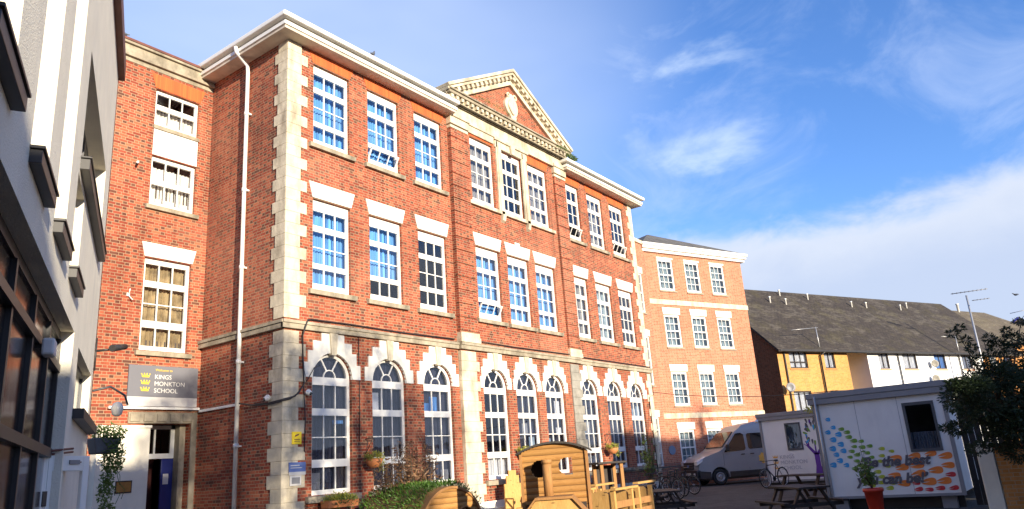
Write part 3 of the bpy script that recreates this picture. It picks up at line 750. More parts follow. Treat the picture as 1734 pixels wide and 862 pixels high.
# trunking and cables
BX('cable_trunking', m_white, sch, (WX+.35, -.03, WY-.11, WY-.052, 3.56, 3.62), (-.06, -.0, 1.66, WY-.11, 3.50, 3.56))
m = MB()
m.tube([(-.08, 1.6, 3.55), (-.08, 1.2, 3.47), (-.09, .8, 3.42), (-.09, .4, 3.40), (-.08, .0, 3.42), (-.06, -.08, 3.44), (.15, -.06, 3.48), (.40, -.05, 3.62), (.56, -.05, 3.85), (.52, -.05, 4.4), (.50, -.06, 5.0), (.50, -.17, 5.2), (.58, -.15, 5.38), (.75, -.06, 5.42), (2.0, -.05, 5.43), (4, -.05, 5.41), (6.1, -.06, 5.43)], .018, 6)
m.tube([(-.09, .9, 3.46), (-.09, .4, 3.43), (-.07, -.07, 3.46), (.3, -.06, 3.55), (.45, -.05, 3.7)], .016, 6)
m.tube([(.50, -.05, 4.9), (.55, -.05, 4.2), (.62, -.06, 3.9), (.85, -.06, 4.25), (1.02, -.04, 4.3)], .011, 6)
m.tube([(.55, -.05, 3.8), (.60, -.05, 3.0), (.58, -.05, 2.3), (.62, -.04, 2.28)], .012, 6)
m.tube([(2.30, -.02, 5.1), (2.32, -.02, 3.4), (2.30, -.02, 2.5)], .009, 6)
m.tube([(6.9, -.16, 5.45), (9, -.14, 5.42), (12.4, -.15, 5.44), (13.4, -.06, 5.42), (19.0, -.06, 5.40), (19.1, -.06, 4.2), (18.7, -.03, 4.1), (18.72, -.03, .9)], .016, 6)
m.build('cable', m_cable, sch)
# security cameras and small signs, fixed to the walls
def dome_cam(loc, face):
    m = MB(); m.lathe((0, 0, 0), [(.05, 0), (.055, -.05), (.075, -.06), (.08, -.10)], 14, 'y'); m.ball((0, -.11, -.02), .072, 14, 8, (1, 1.1, .9))
    o = m.build('security_camera', m_white, sch, loc=loc, rot=(0, 0, face)); k = MB(); k.lathe((0, -.155, -.03), [(.045, 0), (.03, -.035)], 12, 'y'); k.build('lens', m_black, o)
dome_cam((0, .46, 3.55), -pi/2); dome_cam((.66, 0, 3.64), 0)
s_ = BX('camera_warning_sign', m_yellow, sch, (.24, .50, -.045, -.027, 2.46, 2.74)); 
m = MB(); m.prism_y([(.31, 2.62), (.42, 2.66), (.44, 2.70), (.33, 2.67)], -.05, -.046); m.box(.30, .46, -.05, -.046, 2.56, 2.575); m.box(.30, .46, -.05, -.046, 2.52, 2.53); m.build('camera_symbol', m_brownm, s_)
s_ = BX('notice_sign', m_signb, sch, (.16, .62, -.05, -.030, 1.83, 2.06)); BX('sign_band', m_signs, s_, (.16, .62, -.052, -.0502, 1.78, 1.85))
BX('sign_text', m_signs, s_, (.20, .45, -.053, -.0505, 1.98, 2.0), (.20, .52, -.053, -.0505, 1.93, 1.945))
s_ = BX('intercom', m_signs, sch, (.19, .50, -.05, -.027, 1.55, 1.77)); BX('intercom_face', m_mgrey, s_, (.24, .46, -.054, -.0502, 1.59, 1.73))
# welcome sign
sg = BX('school_sign', m_signg, sch, (-1.87, -.09, WY-.05, WY-.012, 3.86, 4.62)); BX('sign_band', m_signs, sg, (-1.87, -.09, WY-.052, WY-.014, 3.64, 3.858))
yt = WY-.056
text('sign_title', 'Welcome to', .085, m_orange, sg, (-1.22, yt, 4.49), depth=.003)
for i, s_ in enumerate(('KINGS', 'MONKTON', 'SCHOOL')): text('sign_lettering', s_, .152, m_white, sg, (-1.235, yt, 4.30-i*.167), depth=.003)
text('sign_lettering', 'INDEPENDENT DAY SCHOOL', .055, m_orange, sg, (-1.45, yt, 3.735), depth=.002) if False else None
def crown(mm, cx, cz, w, y0, y1):
    k = w/2
    P_ = [(-.8, -.38), (.8, -.38), (.95, .42), (.5, .06), (.30, .52), (0, .12), (-.30, .52), (-.5, .06), (-.95, .42)]
    mm.prism_y([(cx+x*k*.9, cz+z*k*.8) for x, z in P_], y0, y1)
    for x, z in ((-.95, .5), (-.30, .58), (.30, .58), (.95, .5)):
        mm.lathe((cx+x*k*.9, y1, cz+z*k*.8), [(k*.13, 0), (k*.13, y0-y1)], 8, 'y')
m = MB()
for i in range(3): crown(m, -1.46, 4.36-i*.167, .24, yt-.003, yt+.002)
m.build('crown_emblem', m_orange, sg)
m = MB()
for i in range(3): m.box(-1.555, -1.365, yt-.004, yt-.0032, 4.315-i*.167, 4.328-i*.167)
m.build('crown_band', m_signg, sg)
# little stub vent on the wing wall
m = MB(); m.tube([(-2.0, WY, 9.86), (-2.12, WY-.22, 9.74)], .03, 8); m.build('vent_pipe', m_white, sch)
m = MB(); m.box(-2.05, -1.98, WY-.04, WY, 6.28, 6.36); m.tube([(-2.0, WY-.02, 6.3), (-2.02, WY-.12, 6.45)], .012, 6); m.tube([(-2.0, WY-.02, 6.3), (-1.94, WY-.12, 6.18)], .012, 6); m.build('cable_hook', m_white, sch)
# moss tuft on the pediment corner
def leaves(mm, c, rad, n, size, flat=1.0, shell=.0, rnd=random):
    for _ in range(n):
        while True:
            p = Vector((rnd.uniform(-1, 1), rnd.uniform(-1, 1), rnd.uniform(-1, 1)))
            if shell < p.length <= 1: break
        p = Vector((p.x*rad[0], p.y*rad[1], p.z*rad[2])) + Vector(c)
        leaf(mm, p, size*rnd.uniform(.6, 1.3), rnd)
def leaf(mm, p, s, rnd=random, asp=.45, d=None):
    a = d if d is not None else Vector((rnd.gauss(0, 1), rnd.gauss(0, 1), rnd.gauss(0, .8))); a = a.normalized(); b = a.cross(Vector((rnd.gauss(0, 1), rnd.gauss(0, 1), rnd.gauss(0, 1))))
    if b.length < 1e-4: return
    b = b.normalized()*s*asp; a = a*s; n = a.cross(b).normalized()*s*.12
    mm.face([p, p+a*.5+b*.5+n, p+a, p+a*.5-b*.5+n])
m = MB(); leaves(m, (13.35, -.5, 13.42), (.38, .15, .12), 260, .09); m.build('moss_tuft', m_green, sch)
m = MB(); leaves(m, (12.6, -.6, 13.55), (.5, .1, .05), 120, .06); leaves(m, (8.0, -.66, 13.75), (1.2, .06, .03), 160, .05); m.build('moss_tuft', m_green, sch)
# wall lamp at the foot of the wing, left
# ================================================================== ANNEXE (orange brick, right)
an = thing('annexe_building', 'smooth orange brick four-storey block with white sash windows and hipped slate roof', 'building', (31, 15, 0), radians(-22))
m = MB(); AW = 7.1; AL = .35
hl = []
AX = [1.26, 3.03, 4.78]
for k, x in enumerate(AX):
    for z in (1.16, 3.80, 6.50, 9.24): hl.append((x-AL, x-AL+.98, z, z+1.54, False))
wall(m, (AL, 0, 0), (1, 0, 0), (0, -1, 0), AW-AL, -.3, 11.1, hl, .16)
m.face([(AW, 0, -.3), (AW, 6, -.3), (AW, 6, 11.1), (AW, 0, 11.1)]); m.face([(AL, 0, -.3), (AL, 6, -.3), (AL, 6, 11.1), (AL, 0, 11.1)]); m.face([(AL, 6, -.3), (AW, 6, -.3), (AW, 6, 11.1), (AL, 6, 11.1)])
m.build('wall', m_brick2, an)
BX('interior_wall', m_room, an, (AL+.1, AW-.1, 1.2, 1.3, 0, 11))
m = MB()
EACH('string_course', m_stone, an, (AL-.03, AW+.03, -.04, 0, 8.52, 8.76), (AL-.03, AW+.03, -.04, 0, 3.22, 3.46))
m = MB(); m.box(AL-.06, AW+.20, -.14, 6.1, 11.06, 11.20); m.box(AL-.10, AW+.26, -.24, 6.2, 11.202, 11.34); m.box(AL-.12, AW+.32, -.30, 6.3, 11.342, 11.48)
m.build('cornice', m_white, an, bevel=.02)
m = MB(); q = [(AL-.1, -.25, 11.482), (AW+.28, -.25, 11.482), (AW+.28, 6.2, 11.482), (AL-.1, 6.2, 11.482)]; a1, a2 = (3.4, 2.7, 13.05), (3.4, 3.4, 13.05)
m.face([q[0], q[1], a1]); m.face([q[1], q[2], a2, a1]); m.face([q[2], q[3], a2]); m.face([q[3], q[0], a1, a2]); m.build('roof', m_slate, an)
def sash(parent, lint):
    f = window(parent, .98, [(.10, .74, 2), (.80, 1.44, 2)], 1.54, fw=.09, inset=.03, bar=.024, sill=(m_stone_d, .06, .09, .05), glass=m_glass, curtain=m_curt_s, ctop=.98, fd=.06)
    if lint: l = MB(); l.prism_y([(-.54, 1.56), (.54, 1.56), (.57, 1.88), (-.57, 1.88)], -.03, .03); l.build('lintel', m_wstone, f)
    else: l = MB(); l.box(-.53, .53, -.02, .03, 1.545, 1.64); l.build('lintel', m_wstone, f)
    return f
s0, s1 = sash(an, False), sash(an, True)
for k, x in enumerate(AX):
    for z in (1.16, 3.80, 6.50, 9.24):
        src = s0 if z > 9 else s1
        if k == 0 and z > 9: src.location = (x+.49, 0, z)
        elif k == 0 and z == 1.16: src.location = (x+.49, 0, z)
        else: dup(src, an, (x+.49, 0, z))
# little kitchen vent, blue plaque
m = MB(); m.lathe((.72, -.03, 1.86), [(.20, 0), (.20, .03)], 24, 'y'); m.build('blue_plaque', simple('plaque_blue', (.16, .22, .30), .5, .08, 4), an)
m = MB(); m.box(AL-.1, AL+.0, -.10, -.02, .3, 11.3); m.build('downpipe', m_brownm, an)
# link between the two buildings
lk = MB(); wall(lk, (29.9, 14.78, 0), (1, 0, 0), (0, -1, 0), 1.5, -.3, 11.35, [(.42, .95, 9.0-.95-.05, 9.85, False), (.42, .95, 4.7, 6.9, False), (.42, .95, 1.2, 3.3, False)], .15)
lk.face([(29.9, 14.78, 11.35), (31.4, 14.78, 11.35), (31.4, 17, 11.35), (29.9, 17, 11.35)])
lnk = thing('link_building', 'narrow orange brick link with slim windows between the school and the block', 'building', (0, 0, 0))
lk.build('wall', m_brick2, lnk)
BX('coping', m_stone, lnk, (29.88, 31.4, 14.70, 17.1, 11.352, 11.52), bevel=.01)
for z, h in ((8.0, 1.85), (4.7, 2.2), (1.2, 2.1)):
    f = window(lnk, .53, [(.08, h/2-.03, 2), (h/2+.03, h-.08, 2)], h, cols=2, fw=.06, inset=.03, curtain=m_curt_w, sill=(m_stone_d, .05, .09, .05), lintel=(m_wstone, [(-.3, h+.01), (.3, h+.01), (.34, h+.3), (-.34, h+.3)], .03)); f.location = (29.9+.42+.265, 14.78, z)
# ================================================================== WHITE BUILDING ON THE LEFT
hd = radians(62.1)
# local x runs along its wall away from the viewer, local y into the building
wb = thing('white_rendered_building', 'white rendered building with deep slot windows over a black glazed ground floor', 'building', (7.3, 15.5, 0), hd)
E1 = -4.15; E0 = -19.0; TOPZ = 8.45; SZ = 3.85
slots = [(-15.6, -14.7), (-13.42, -12.55), (-11.76, -10.90), (-10.26, -9.42)]
hl = [(a-E0, b-E0, SZ, 7.95, False) for a, b in slots] + [(-8.78-E0, -7.92-E0, SZ, 4.86, False)]
GL1 = -7.64
hl += [(0.4, GL1-E0, .0, 3.39, False), (-6.95-E0, -4.5-E0, 2.62, 3.34, False), (-8.66-E0, -5.10-E0, 5.08, 6.36, False)]
m = MB()
wall(m, (E0, 0, 0), (1, 0, 0), (0, -1, 0), E1-E0, -.3, TOPZ, hl, .30)
m.face([(E1, 0, -.3), (E1, 10, -.3), (E1, 10, TOPZ), (E1, 0, TOPZ)]); m.face([(E0, 0, -.3), (E0, 0, TOPZ), (E0, 10, TOPZ), (E0, 10, -.3)]); m.face([(E0, 0, TOPZ), (E1, 0, TOPZ), (E1, 10, TOPZ), (E0, 10, TOPZ)])
m.face([(E0, 10, -.3), (E1, 10, -.3), (E1, 10, TOPZ), (E0, 10, TOPZ)])
m.build('wall', m_render, wb)
m = MB(); m.box(E0, E1+.08, -.10, 10, TOPZ+.002, TOPZ+.30); m.build('roof_fascia', m_brownm, wb)
BX('interior_wall', m_room, wb, (E0+.1, E1-.1, 2.2, 2.3, 0, TOPZ-.1), (E0+.1, E1-.1, .31, 9.8, 3.45, 3.70), (-9.2, -9.1, .31, 2.2, 3.7, 8))
for a, b in slots+[(-8.78, -7.92)]:
    zt = 7.95 if b < -9 else 4.86
    f = BX('window', m_dgrey, wb, (a, a+.05, .20, .26, SZ, zt), (b-.05, b, .20, .26, SZ, zt), (a+.05, b-.05, .20, .26, SZ, SZ+.06), (a+.05, b-.05, .20, .26, zt-.06, zt), (a+.05, b-.05, .20, .26, 5.6, 5.66) if zt > 5 else (a+.05, b-.05, .20, .26, 4.3, 4.34))
    BX('pane', m_glassd, f, (a+.05, b-.05, .225, .231, SZ+.06, zt-.06))
    m = MB(); m.box(a-.02, b+.02, -.075, .19, SZ-.125, SZ-.03); m.box(a-.035, b+.035, -.09, .19, SZ-.028, SZ-.004); m.build('sill', m_black, f, bevel=.005)
f = BX('window', m_dgrey, wb, (-8.66, -8.6, .20, .26, 5.08, 6.36), (-5.16, -5.1, .20, .26, 5.08, 6.36), (-8.6, -5.16, .20, .26, 6.28, 6.36), (-8.6, -5.16, .20, .26, 5.08, 5.16), (-7.5, -7.44, .20, .26, 5.16, 6.28), (-6.3, -6.24, .20, .26, 5.16, 6.28))
BX('pane', m_glassd, f, (-8.6, -5.16, .225, .231, 5.16, 6.28)); BX('sill', m_black, f, (-8.7, -5.06, -.09, .19, 4.93, 5.05), (-8.72, -5.04, -.105, .19, 5.052, 5.075), bevel=.005)
f = BX('window', m_dgrey, wb, (-6.95, -6.89, .10, .16, 2.62, 3.34), (-4.56, -4.5, .10, .16, 2.62, 3.34), (-6.89, -4.56, .10, .16, 3.28, 3.34), (-6.89, -4.56, .10, .16, 2.62, 2.68), (-5.7, -5.65, .10, .16, 2.68, 3.28))
BX('pane', m_glassd, f, (-6.89, -4.56, .125, .131, 2.68, 3.28)); BX('sill', m_black, f, (-7.0, -4.3, -.12, .09, 2.50, 2.615))
# glazed ground floor
m = MB(); gy0, gy1 = .13, .20
m.box(-18.6, GL1, gy0, gy1, 3.30, 3.39); m.box(-18.6, GL1, gy0-.03, gy1-.002, 2.94, 3.02); m.box(-18.6, GL1, gy0-.03, gy1-.002, 2.04, 2.13); m.box(-18.6, -8.8, gy0, gy1, 0, .12)
x = GL1
for x in (GL1, -8.62, -9.75, -10.9, -12.05, -13.2, -14.4, -15.6, -16.8, -18): m.box(x-.07, x, gy0-.015, gy1-.004, 0, 3.3)
gf = m.build('glazing_frame', m_black, wb)
BX('pane', m_glassd, gf, (-18.6, GL1-.07, gy0+.02, gy0+.026, .12, 3.3))
BX('pane_sheet', m_curt_g, gf, (-9.65, -8.72, .32, .33, 1.0, 2.95))
# open white door leaf by the end of the glazing
def at(px, py, dep):
    """point seen at a pixel of the 1734x862 photograph at a given depth (used to read positions off the photo)"""
    d = fw*1257.98 + r2*(px-867) + u2*(431-py); return Vector((0, 0, 1.6)) + d*(dep/1257.98)
def ground_at(px, dep):
    p = at(px, 760, dep); return p.x, p.y
p1 = at(77, 771, 7.8); p2 = at(150, 771, 8.45); dv = Vector((p2.x-p1.x, p2.y-p1.y, 0)); DL = dv.length
dr = thing('white_door', 'open white door with a glass panel at the end of the black glazed shopfront', 'door', (p1.x, p1.y, 0), atan2(dv.y, dv.x))
BX('frame', m_white, dr, (0, .10, -.02, .025, .05, 2.06), (DL-.10, DL, -.02, .025, .05, 2.06), (.10, DL-.10, -.02, .025, 1.90, 2.06), (.10, DL-.10, -.02, .025, .05, .45), bevel=.006)
BX('pane', m_glass, dr, (.10, DL-.10, -.002, .004, .45, 1.90))
BX('closer_plate', m_mgrey, dr, (.34, .50, -.034, -.021, 1.97, 2.015)); BX('lock', m_brownm, dr, (.50, .53, -.03, -.021, 1.985, 1.998))
BX('handle', m_galv, dr, (DL-.075, DL-.03, -.05, -.021, 1.0, 1.2))
m = MB(); m.tube([(-.05, -.02, 2.10), (.28, -.10, 2.13)], .012, 6); m.tube([(.02, .0, 2.07), (.36, -.04, 2.10)], .012, 6); m.build('closer_arm', m_brownm, dr)
BX('hinge_post', m_white, dr, (-.06, -.015, -.03, .04, .05, 2.08))
BX('hinge', m_black, dr, (-.03, .03, -.04, -.021, 1.55, 1.70), (-.03, .03, -.04, -.021, .9, 1.05))
# floodlight under the soffit, spotlight on the corner, lantern, meter box: all fixed to the white building
def on_wall(s, y, z): return (s, y, z)
m = MB(); m.box(-.10, .10, -.10, .0, -.09, .06); fl = m.build('floodlight', m_cabin, wb, loc=(-9.45, .08, 2.92), bevel=.02); BX('bracket', m_black, fl, (-.02, .02, 0, .06, -.02, .02))
m = MB(); m.tube([(-4.22, -.02, 3.75), (-4.22, -.26, 3.78)], .018, 6); m.tube([(-4.30, -.24, 3.78), (-3.86, -.40, 3.88)], .055, 10, .045); m.tube([(-4.22, -.02, 3.45), (-4.22, -.02, 3.95)], .014, 6); m.build('spotlight', m_black, wb)
m = MB(); m.tube([(-4.2, -.02, 3.15), (-4.1, -.25, 3.22), (-3.95, -.45, 3.1), (-3.95, -.5, 2.95)], .018, 6); m.build('lamp_bracket', m_dgrey, wb)
m = MB(); m.lathe((-3.98, -.36, 2.78), [(.03, 0), (.07, .03), (.09, .13), (.06, .2), (.02, .22)], 14); m.build('wall_lamp', m_signs, wb)
BX('bay_box', m_signs, wb, (-4.5, -3.75, -.30, -.0, 2.45, 3.05), bevel=.02) if False else None
# hanging planters with ivy
pt = thing('wall_planter', 'grey trough planter hung by the white building with trailing green ivy', 'planter', tuple(at(176, 742, 14.6)))
m = MB(); m.prism_y([(-.26, .0), (.26, .0), (.20, -.30), (-.20, -.30)], -.16, .16); m.build('trough', m_dgrey, pt, bevel=.02)
m = MB(); rr = random.Random(3)
leaves(m, (.05, -.05, .10), (.34, .25, .16), 420, .075, rnd=rr); leaves(m, (.14, -.12, -.35), (.20, .2, .42), 800, .075, rnd=rr); leaves(m, (.05, -.12, -.95), (.13, .14, .32), 420, .07, rnd=rr); leaves(m, (.10, -.12, -1.33), (.12, .1, .12), 170, .07, rnd=rr)
for _ in range(16):
    x, z = rr.uniform(-.1, .33), rr.uniform(-1.0, .1); m.tube([(x, -.1, z), (x+rr.uniform(-.05, .12), -.18, z-.12), (x+rr.uniform(0, .12), -.15, z-.3)], .006, 4)
m.build('ivy', m_green, pt)

# ================================================================== TERRACE
TR = Vector((42, 14, 0)); ta = radians(-24); tx = Vector((cos(ta), sin(ta), 0))
def house(name, label, s0, s1, mat, x_wall0=None, group=None):
    h = thing(name, label, 'house', tuple(TR + tx*s0), ta, group or 'terraced houses beyond the yard'); return h
def pitched(h, L, s_over0=0, s_over1=0, mat=None):
    m = MB(); z0, z1, b = 7.42, 12.15, 5.0; t_ = .14
    k = (z1-z0)/b; e = -.35; ze = z0 + k*e
    m.prism_x([(e, ze), (b, z1), (2*b-e, ze), (2*b-e, ze-t_), (b, z1-t_), (e, ze-t_)], -s_over0, L+s_over1)
    return m.build('roof', mat or m_tile, h)
def vents(h, lst):
    for (x, b) in lst:
        z = 7.42 + (12.15-7.42)/5*b; m = MB(); m.lathe((x, b, z-.1), [(.06, 0), (.06, .42), (.08, .43), (.08, .50)], 8); m.build('vent_pipe', m_white, h)
def hwin(h, x, z, w, hh, cols=2, cur=None, fr=None, low=False):
    rows = [(.07, hh-.07, 1)] if not low else [(.07, .34, 1), (.40, hh-.07, 1)]
    f = window(h, w, rows, hh, cols=cols, fw=.06, inset=.05, bar=.05, cd=.10, curtain=cur, glass=m_glassb, sill=(m_tc, .06, .10, .04)); f.location = (x+w/2, 0, z)
    for c in [f]+kids(f):
        if c.name.startswith(('window', 'glazing')): c.data.materials[0] = fr or m_woodd
    return f
def dish(h, x, z, r=.30, y=-.35, mt=None):
    m = MB(); m.lathe((0, 0, 0), [(.02, .08), (r*.6, .045), (r, 0), (r, -.012), (r*.6, .03), (.02, .06)], 18, 'y'); m.tube([(0, .06, 0), (0, .35, -.12)], .02, 6); m.tube([(0, .0, -r), (0, -.3, -.05)], .012, 5)
    m.build('satellite_dish', mt or m_signs, h, loc=(x, y, z), rot=(0, 0, radians(-30)))
def hwall(m, x0, x1, z1, hl, L=None):
    wall(m, (x0, 0, 0), (1, 0, 0), (0, -1, 0), x1-x0, 0, z1, [(a-x0, b-x0, c, d, False) for a, b, c, d in hl], .14)
# yellow brick house
h1 = house('terraced_house', 'yellow brick end house of the terrace with dark-framed windows and aerial', 2.15, 10.34, m_brick3)
L = 8.19; X = lambda s: s-2.15
m = MB(); hwall(m, 0, X(8.4), 7.4, [(X(3.12), X(4.66), 6.05, 7.28), (X(6.21), X(7.15), 6.05, 7.28), (X(3.0), X(4.5), 3.45, 4.72), (X(6.2), X(7.6), 3.45, 4.72)])
m.face([(X(8.4), 0, 0), (X(8.4), 2.6, 0), (X(8.4), 2.6, 7.4), (X(8.4), 0, 7.4)]); m.face([(0, 10, 0), (L, 10, 0), (L, 10, 7.4), (0, 10, 7.4)]); m.build('wall', m_brick3, h1)
m = MB(); m.face([(0, 0, 0), (0, 10, 0), (0, 10, 7.4), (0, 5, 12.0), (0, 0, 7.4)]); m.build('gable_wall', m_brick5, h1)  # darker brick than the front: the gable's shade put into its colour
m = MB(); m.box(X(8.4)+.002, L-.01, 2.6, 2.8, 0, 8.9); m.build('recess_wall', m_shaded_tan, h1)
rf = pitched(h1, L, .25); vents(h1, [(1.0, 4.1), (4.6, 3.8), (6.0, 3.7), (6.6, 4.6)])
BX('bargeboard', m_woodd, h1, (-.3, -.02, -.42, -.36, 6.95, 7.1))
BX('gutter', m_black, h1, (-.2, L, -.46, -.34, 6.98, 7.09))
hwin(h1, X(3.12), 6.05, 1.54, 1.23, 3, m_curt_w, low=True); hwin(h1, X(6.21), 6.05, .94, 1.23, 2, m_curt_w); hwin(h1, X(3.0), 3.45, 1.5, 1.27, 3, m_curt_w); hwin(h1, X(6.2), 3.45, 1.4, 1.27, 3, m_curt_w)
m = MB(); m.box(X(2.62), X(2.70), -.10, 0, 0, 7.0); m.tube([(X(5.9), -.4, 7.0), (X(5.75), -.1, 6.8), (X(5.75), -.1, 0)], .05, 6); m.build('downpipe', m_black, h1)
m = MB(); m.tube([(X(5.85), -.1, 6.9), (X(5.8), -.1, 8.55)], .03, 6); m.tube([(X(3.6), -.1, 8.3), (X(6.0), -.1, 8.52)], .018, 5); m.build('aerial', m_galv, h1)
dish(h1, X(2.3), 4.9, .27, -.45, m_mgrey)
# white houses
def whouse(label, s0, s1, wins, curs):
    h = house('terraced_house', label, s0, s1, m_render_w); L = s1-s0
    m = MB(); hwall(m, 0, L, 7.4, [(a-s0, b-s0, 6.03, 7.28) for a, b in wins])
    m.face([(0, 0, 0), (0, 2.6, 0), (0, 2.6, 7.4), (0, 0, 7.4)]); m.face([(0, 10, 0), (L, 10, 0), (L, 10, 7.4), (0, 10, 7.4)]); m.face([(L, 0, 0), (L, 10, 0), (L, 10, 7.4), (L, 0, 7.4)])
    m.build('wall', m_render_w if s0 > 11 else m_render_w, h)
    pitched(h, L); BX('gutter', m_black, h, (0, L, -.46, -.34, 6.98, 7.09))
    for (a, b), c in zip(wins, curs): hwin(h, a-s0, 6.03, b-a, 1.25, 2, c, m_woodd)
    BX('interior_wall', m_room, h, (.1, L-.1, 1.5, 1.6, 0, 7.3)); return h
BX('interior_wall', m_room, h1, (.1, 6.2, 1.5, 1.6, 0, 7.3))
h2 = whouse('white rendered terraced house next to the yellow brick one with two pale-curtained windows', 10.34, 16.4, [(11.44, 12.47), (13.95, 15.45)], [m_curt_w, m_curt_w])
vents(h2, [(1.0, 4.4), (5.0, 3.9)]); m = MB(); m.tube([(3.05, -.08, 7.0), (3.05, -.08, 0)], .045, 6); m.build('downpipe', m_dgrey, h2)
h3 = whouse('white rendered terraced house with bright blue curtains and two satellite dishes', 16.4, 23.2, [(17.45, 18.75), (20.7, 21.9)], [m_curt_b, m_curt_g])
vents(h3, [(.6, 3.9), (4.7, 3.9), (6.0, 4.2)]); dish(h3, .45, 6.35, .25, mt=m_stone_g); dish(h3, .2, 5.35, .25, mt=m_stone_g)
m = MB(); m.tube([(3.9, -.08, 7.0), (3.9, -.08, 0)], .045, 6); m.build('downpipe', m_dgrey, h3)
m = MB(); m.tube([(3.9, -.15, 6.9), (3.9, -.15, 8.3)], .03, 6); m.tube([(2.2, -.15, 8.25), (4.0, -.15, 8.32)], .018, 5); m.build('aerial', m_galv, h3)
h4 = house('terraced_house', 'orange brick terraced house mostly hidden behind the dark tree', 23.2, 28.3, m_brick4)
m = MB(); hwall(m, 0, 5.1, 7.4, [(1.0, 1.9, 6.0, 7.2), (3.0, 4.0, 5.8, 7.2)]); m.face([(5.1, 0, 0), (5.1, 10, 0), (5.1, 10, 7.4), (5.1, 5, 12.0), (5.1, 0, 7.4)]); m.face([(0, 10, 0), (5.1, 10, 0), (5.1, 10, 7.4), (0, 10, 7.4)]); m.build('wall', m_brick4, h4)
pitched(h4, 5.1, 0, .2); hwin(h4, 1.0, 6.0, .9, 1.2, 2, m_curt_w, m_white); hwin(h4, 3.0, 5.8, 1.0, 1.4, 2, None, m_maroon); BX('interior_wall', m_room, h4, (.1, 5.0, 1.5, 1.6, 0, 7.3))
# the next roof beyond and the gabled house with blue bargeboards
q = Vector((60, 12, 0)) + tx*13.0 - Vector((.4067, .9135, 0))*4.5
h5 = thing('distant_house', 'distant house with lichened brown pitched roof behind the terrace end', 'house', tuple(q), ta)
m = MB(); m.prism_x([(0, 8.2), (4.5, 11.8), (9, 8.2)], -2.5, 5.4); m.face([(5.4, 0, 8.2), (5.4, 4.5, 11.8), (12.0, 0, 8.0)]); m.face([(5.4, 4.5, 11.8), (12, 9, 8.0), (12, 0, 8)]); m.build('roof', m_tile2, h5); BX('wall', m_brick4, h5, (-2, 11.8, .4, 8.6, 0, 8.19))
m = MB(); m.lathe((1.3, 4.4, 11.6), [(.10, 0), (.10, .7), (.14, .71), (.14, .8)], 8); m.build('vent_pipe', m_white, h5)
q = at(1728, 560, 70)
h6 = thing('gabled_house', 'far house with grey gable, bright blue bargeboard and brown tiled roof', 'house', (q.x, q.y, 0), radians(-78))
m = MB(); m.prism_y([(-3.6, 9.2), (0, 11.6), (3.6, 9.2), (3.6, 0), (-3.6, 0)], 0, 9); m.build('wall', m_dgrey, h6)
m = MB(); m.prism_y([(-3.9, 9.05), (0, 11.65), (0, 11.95), (-3.9, 9.35)], -.45, 9.4); m.prism_y([(3.9, 9.05), (3.9, 9.35), (0, 11.95), (0, 11.65)], -.45, 9.4); m.build('roof', m_tile2, h6)
m = MB(); m.prism_y([(-3.95, 9.12), (0, 11.74), (0, 11.93), (-3.95, 9.3)], -.52, -.455); m.build('bargeboard', simple('blue_bargeboard', (.02, .03, .30), .5, .05, 3), h6)
m = MB(); m.prism_y([(3.95, 8.9), (3.95, 9.3), (0, 11.93), (0, 11.52)], -.52, -.455); m.build('bargeboard', m_black, h6)
m = MB(); m.tube([(.8, -.7, 9.2), (.8, -.7, 12.6)], .06, 6); m.tube([(-.6, -.7, 12.3), (1.1, -.7, 12.5)], .03, 5); m.tube([(.8, -.7, 9.6), (.8, 0, 9.6)], .03, 5); m.build('aerial', m_galv, h6)
BX('chimney', m_signs, h6, (1.5, 2.1, 1.0, 1.6, 10.4, 12.2))
# tall television aerial
p = at(1658, 590, 50); p0 = at(1642, 495, 50)
ae = thing('television_aerial', 'tall mast aerial with long thin arms rising above the dark tree', 'aerial', (p.x, p.y, .3), 0)
zz = p0.z - .3
m = MB(); m.tube([(0, 0, 0), (0, 0, zz)], .07, 8, .06); m.build('mast', m_galv, ae)
a_, b_ = at(1610, 498, 50), at(1672, 489, 49); m = MB(); m.tube([a_-Vector((p.x, p.y, .3)), b_-Vector((p.x, p.y, .3))], .028, 5)
dd = (b_-a_).normalized(); pr = dd.cross(Vector((0, 0, 1)))
for k in range(9): c = a_+(b_-a_)*(k+.5)/9 - Vector((p.x, p.y, .3)); m.tube([c-pr*.35, c+pr*.35], .014, 4)
m.build('upper_array', m_mgrey, ae)
a_, b_ = at(1646, 509, 50), at(1676, 505, 50); m = MB(); m.tube([a_-Vector((p.x, p.y, .3)), b_-Vector((p.x, p.y, .3))], .024, 5)
for k in range(5): c = a_+(b_-a_)*(k+.5)/5 - Vector((p.x, p.y, .3)); m.tube([c-pr*.25, c+pr*.25], .014, 4)
m.build('lower_array', m_mgrey, ae)
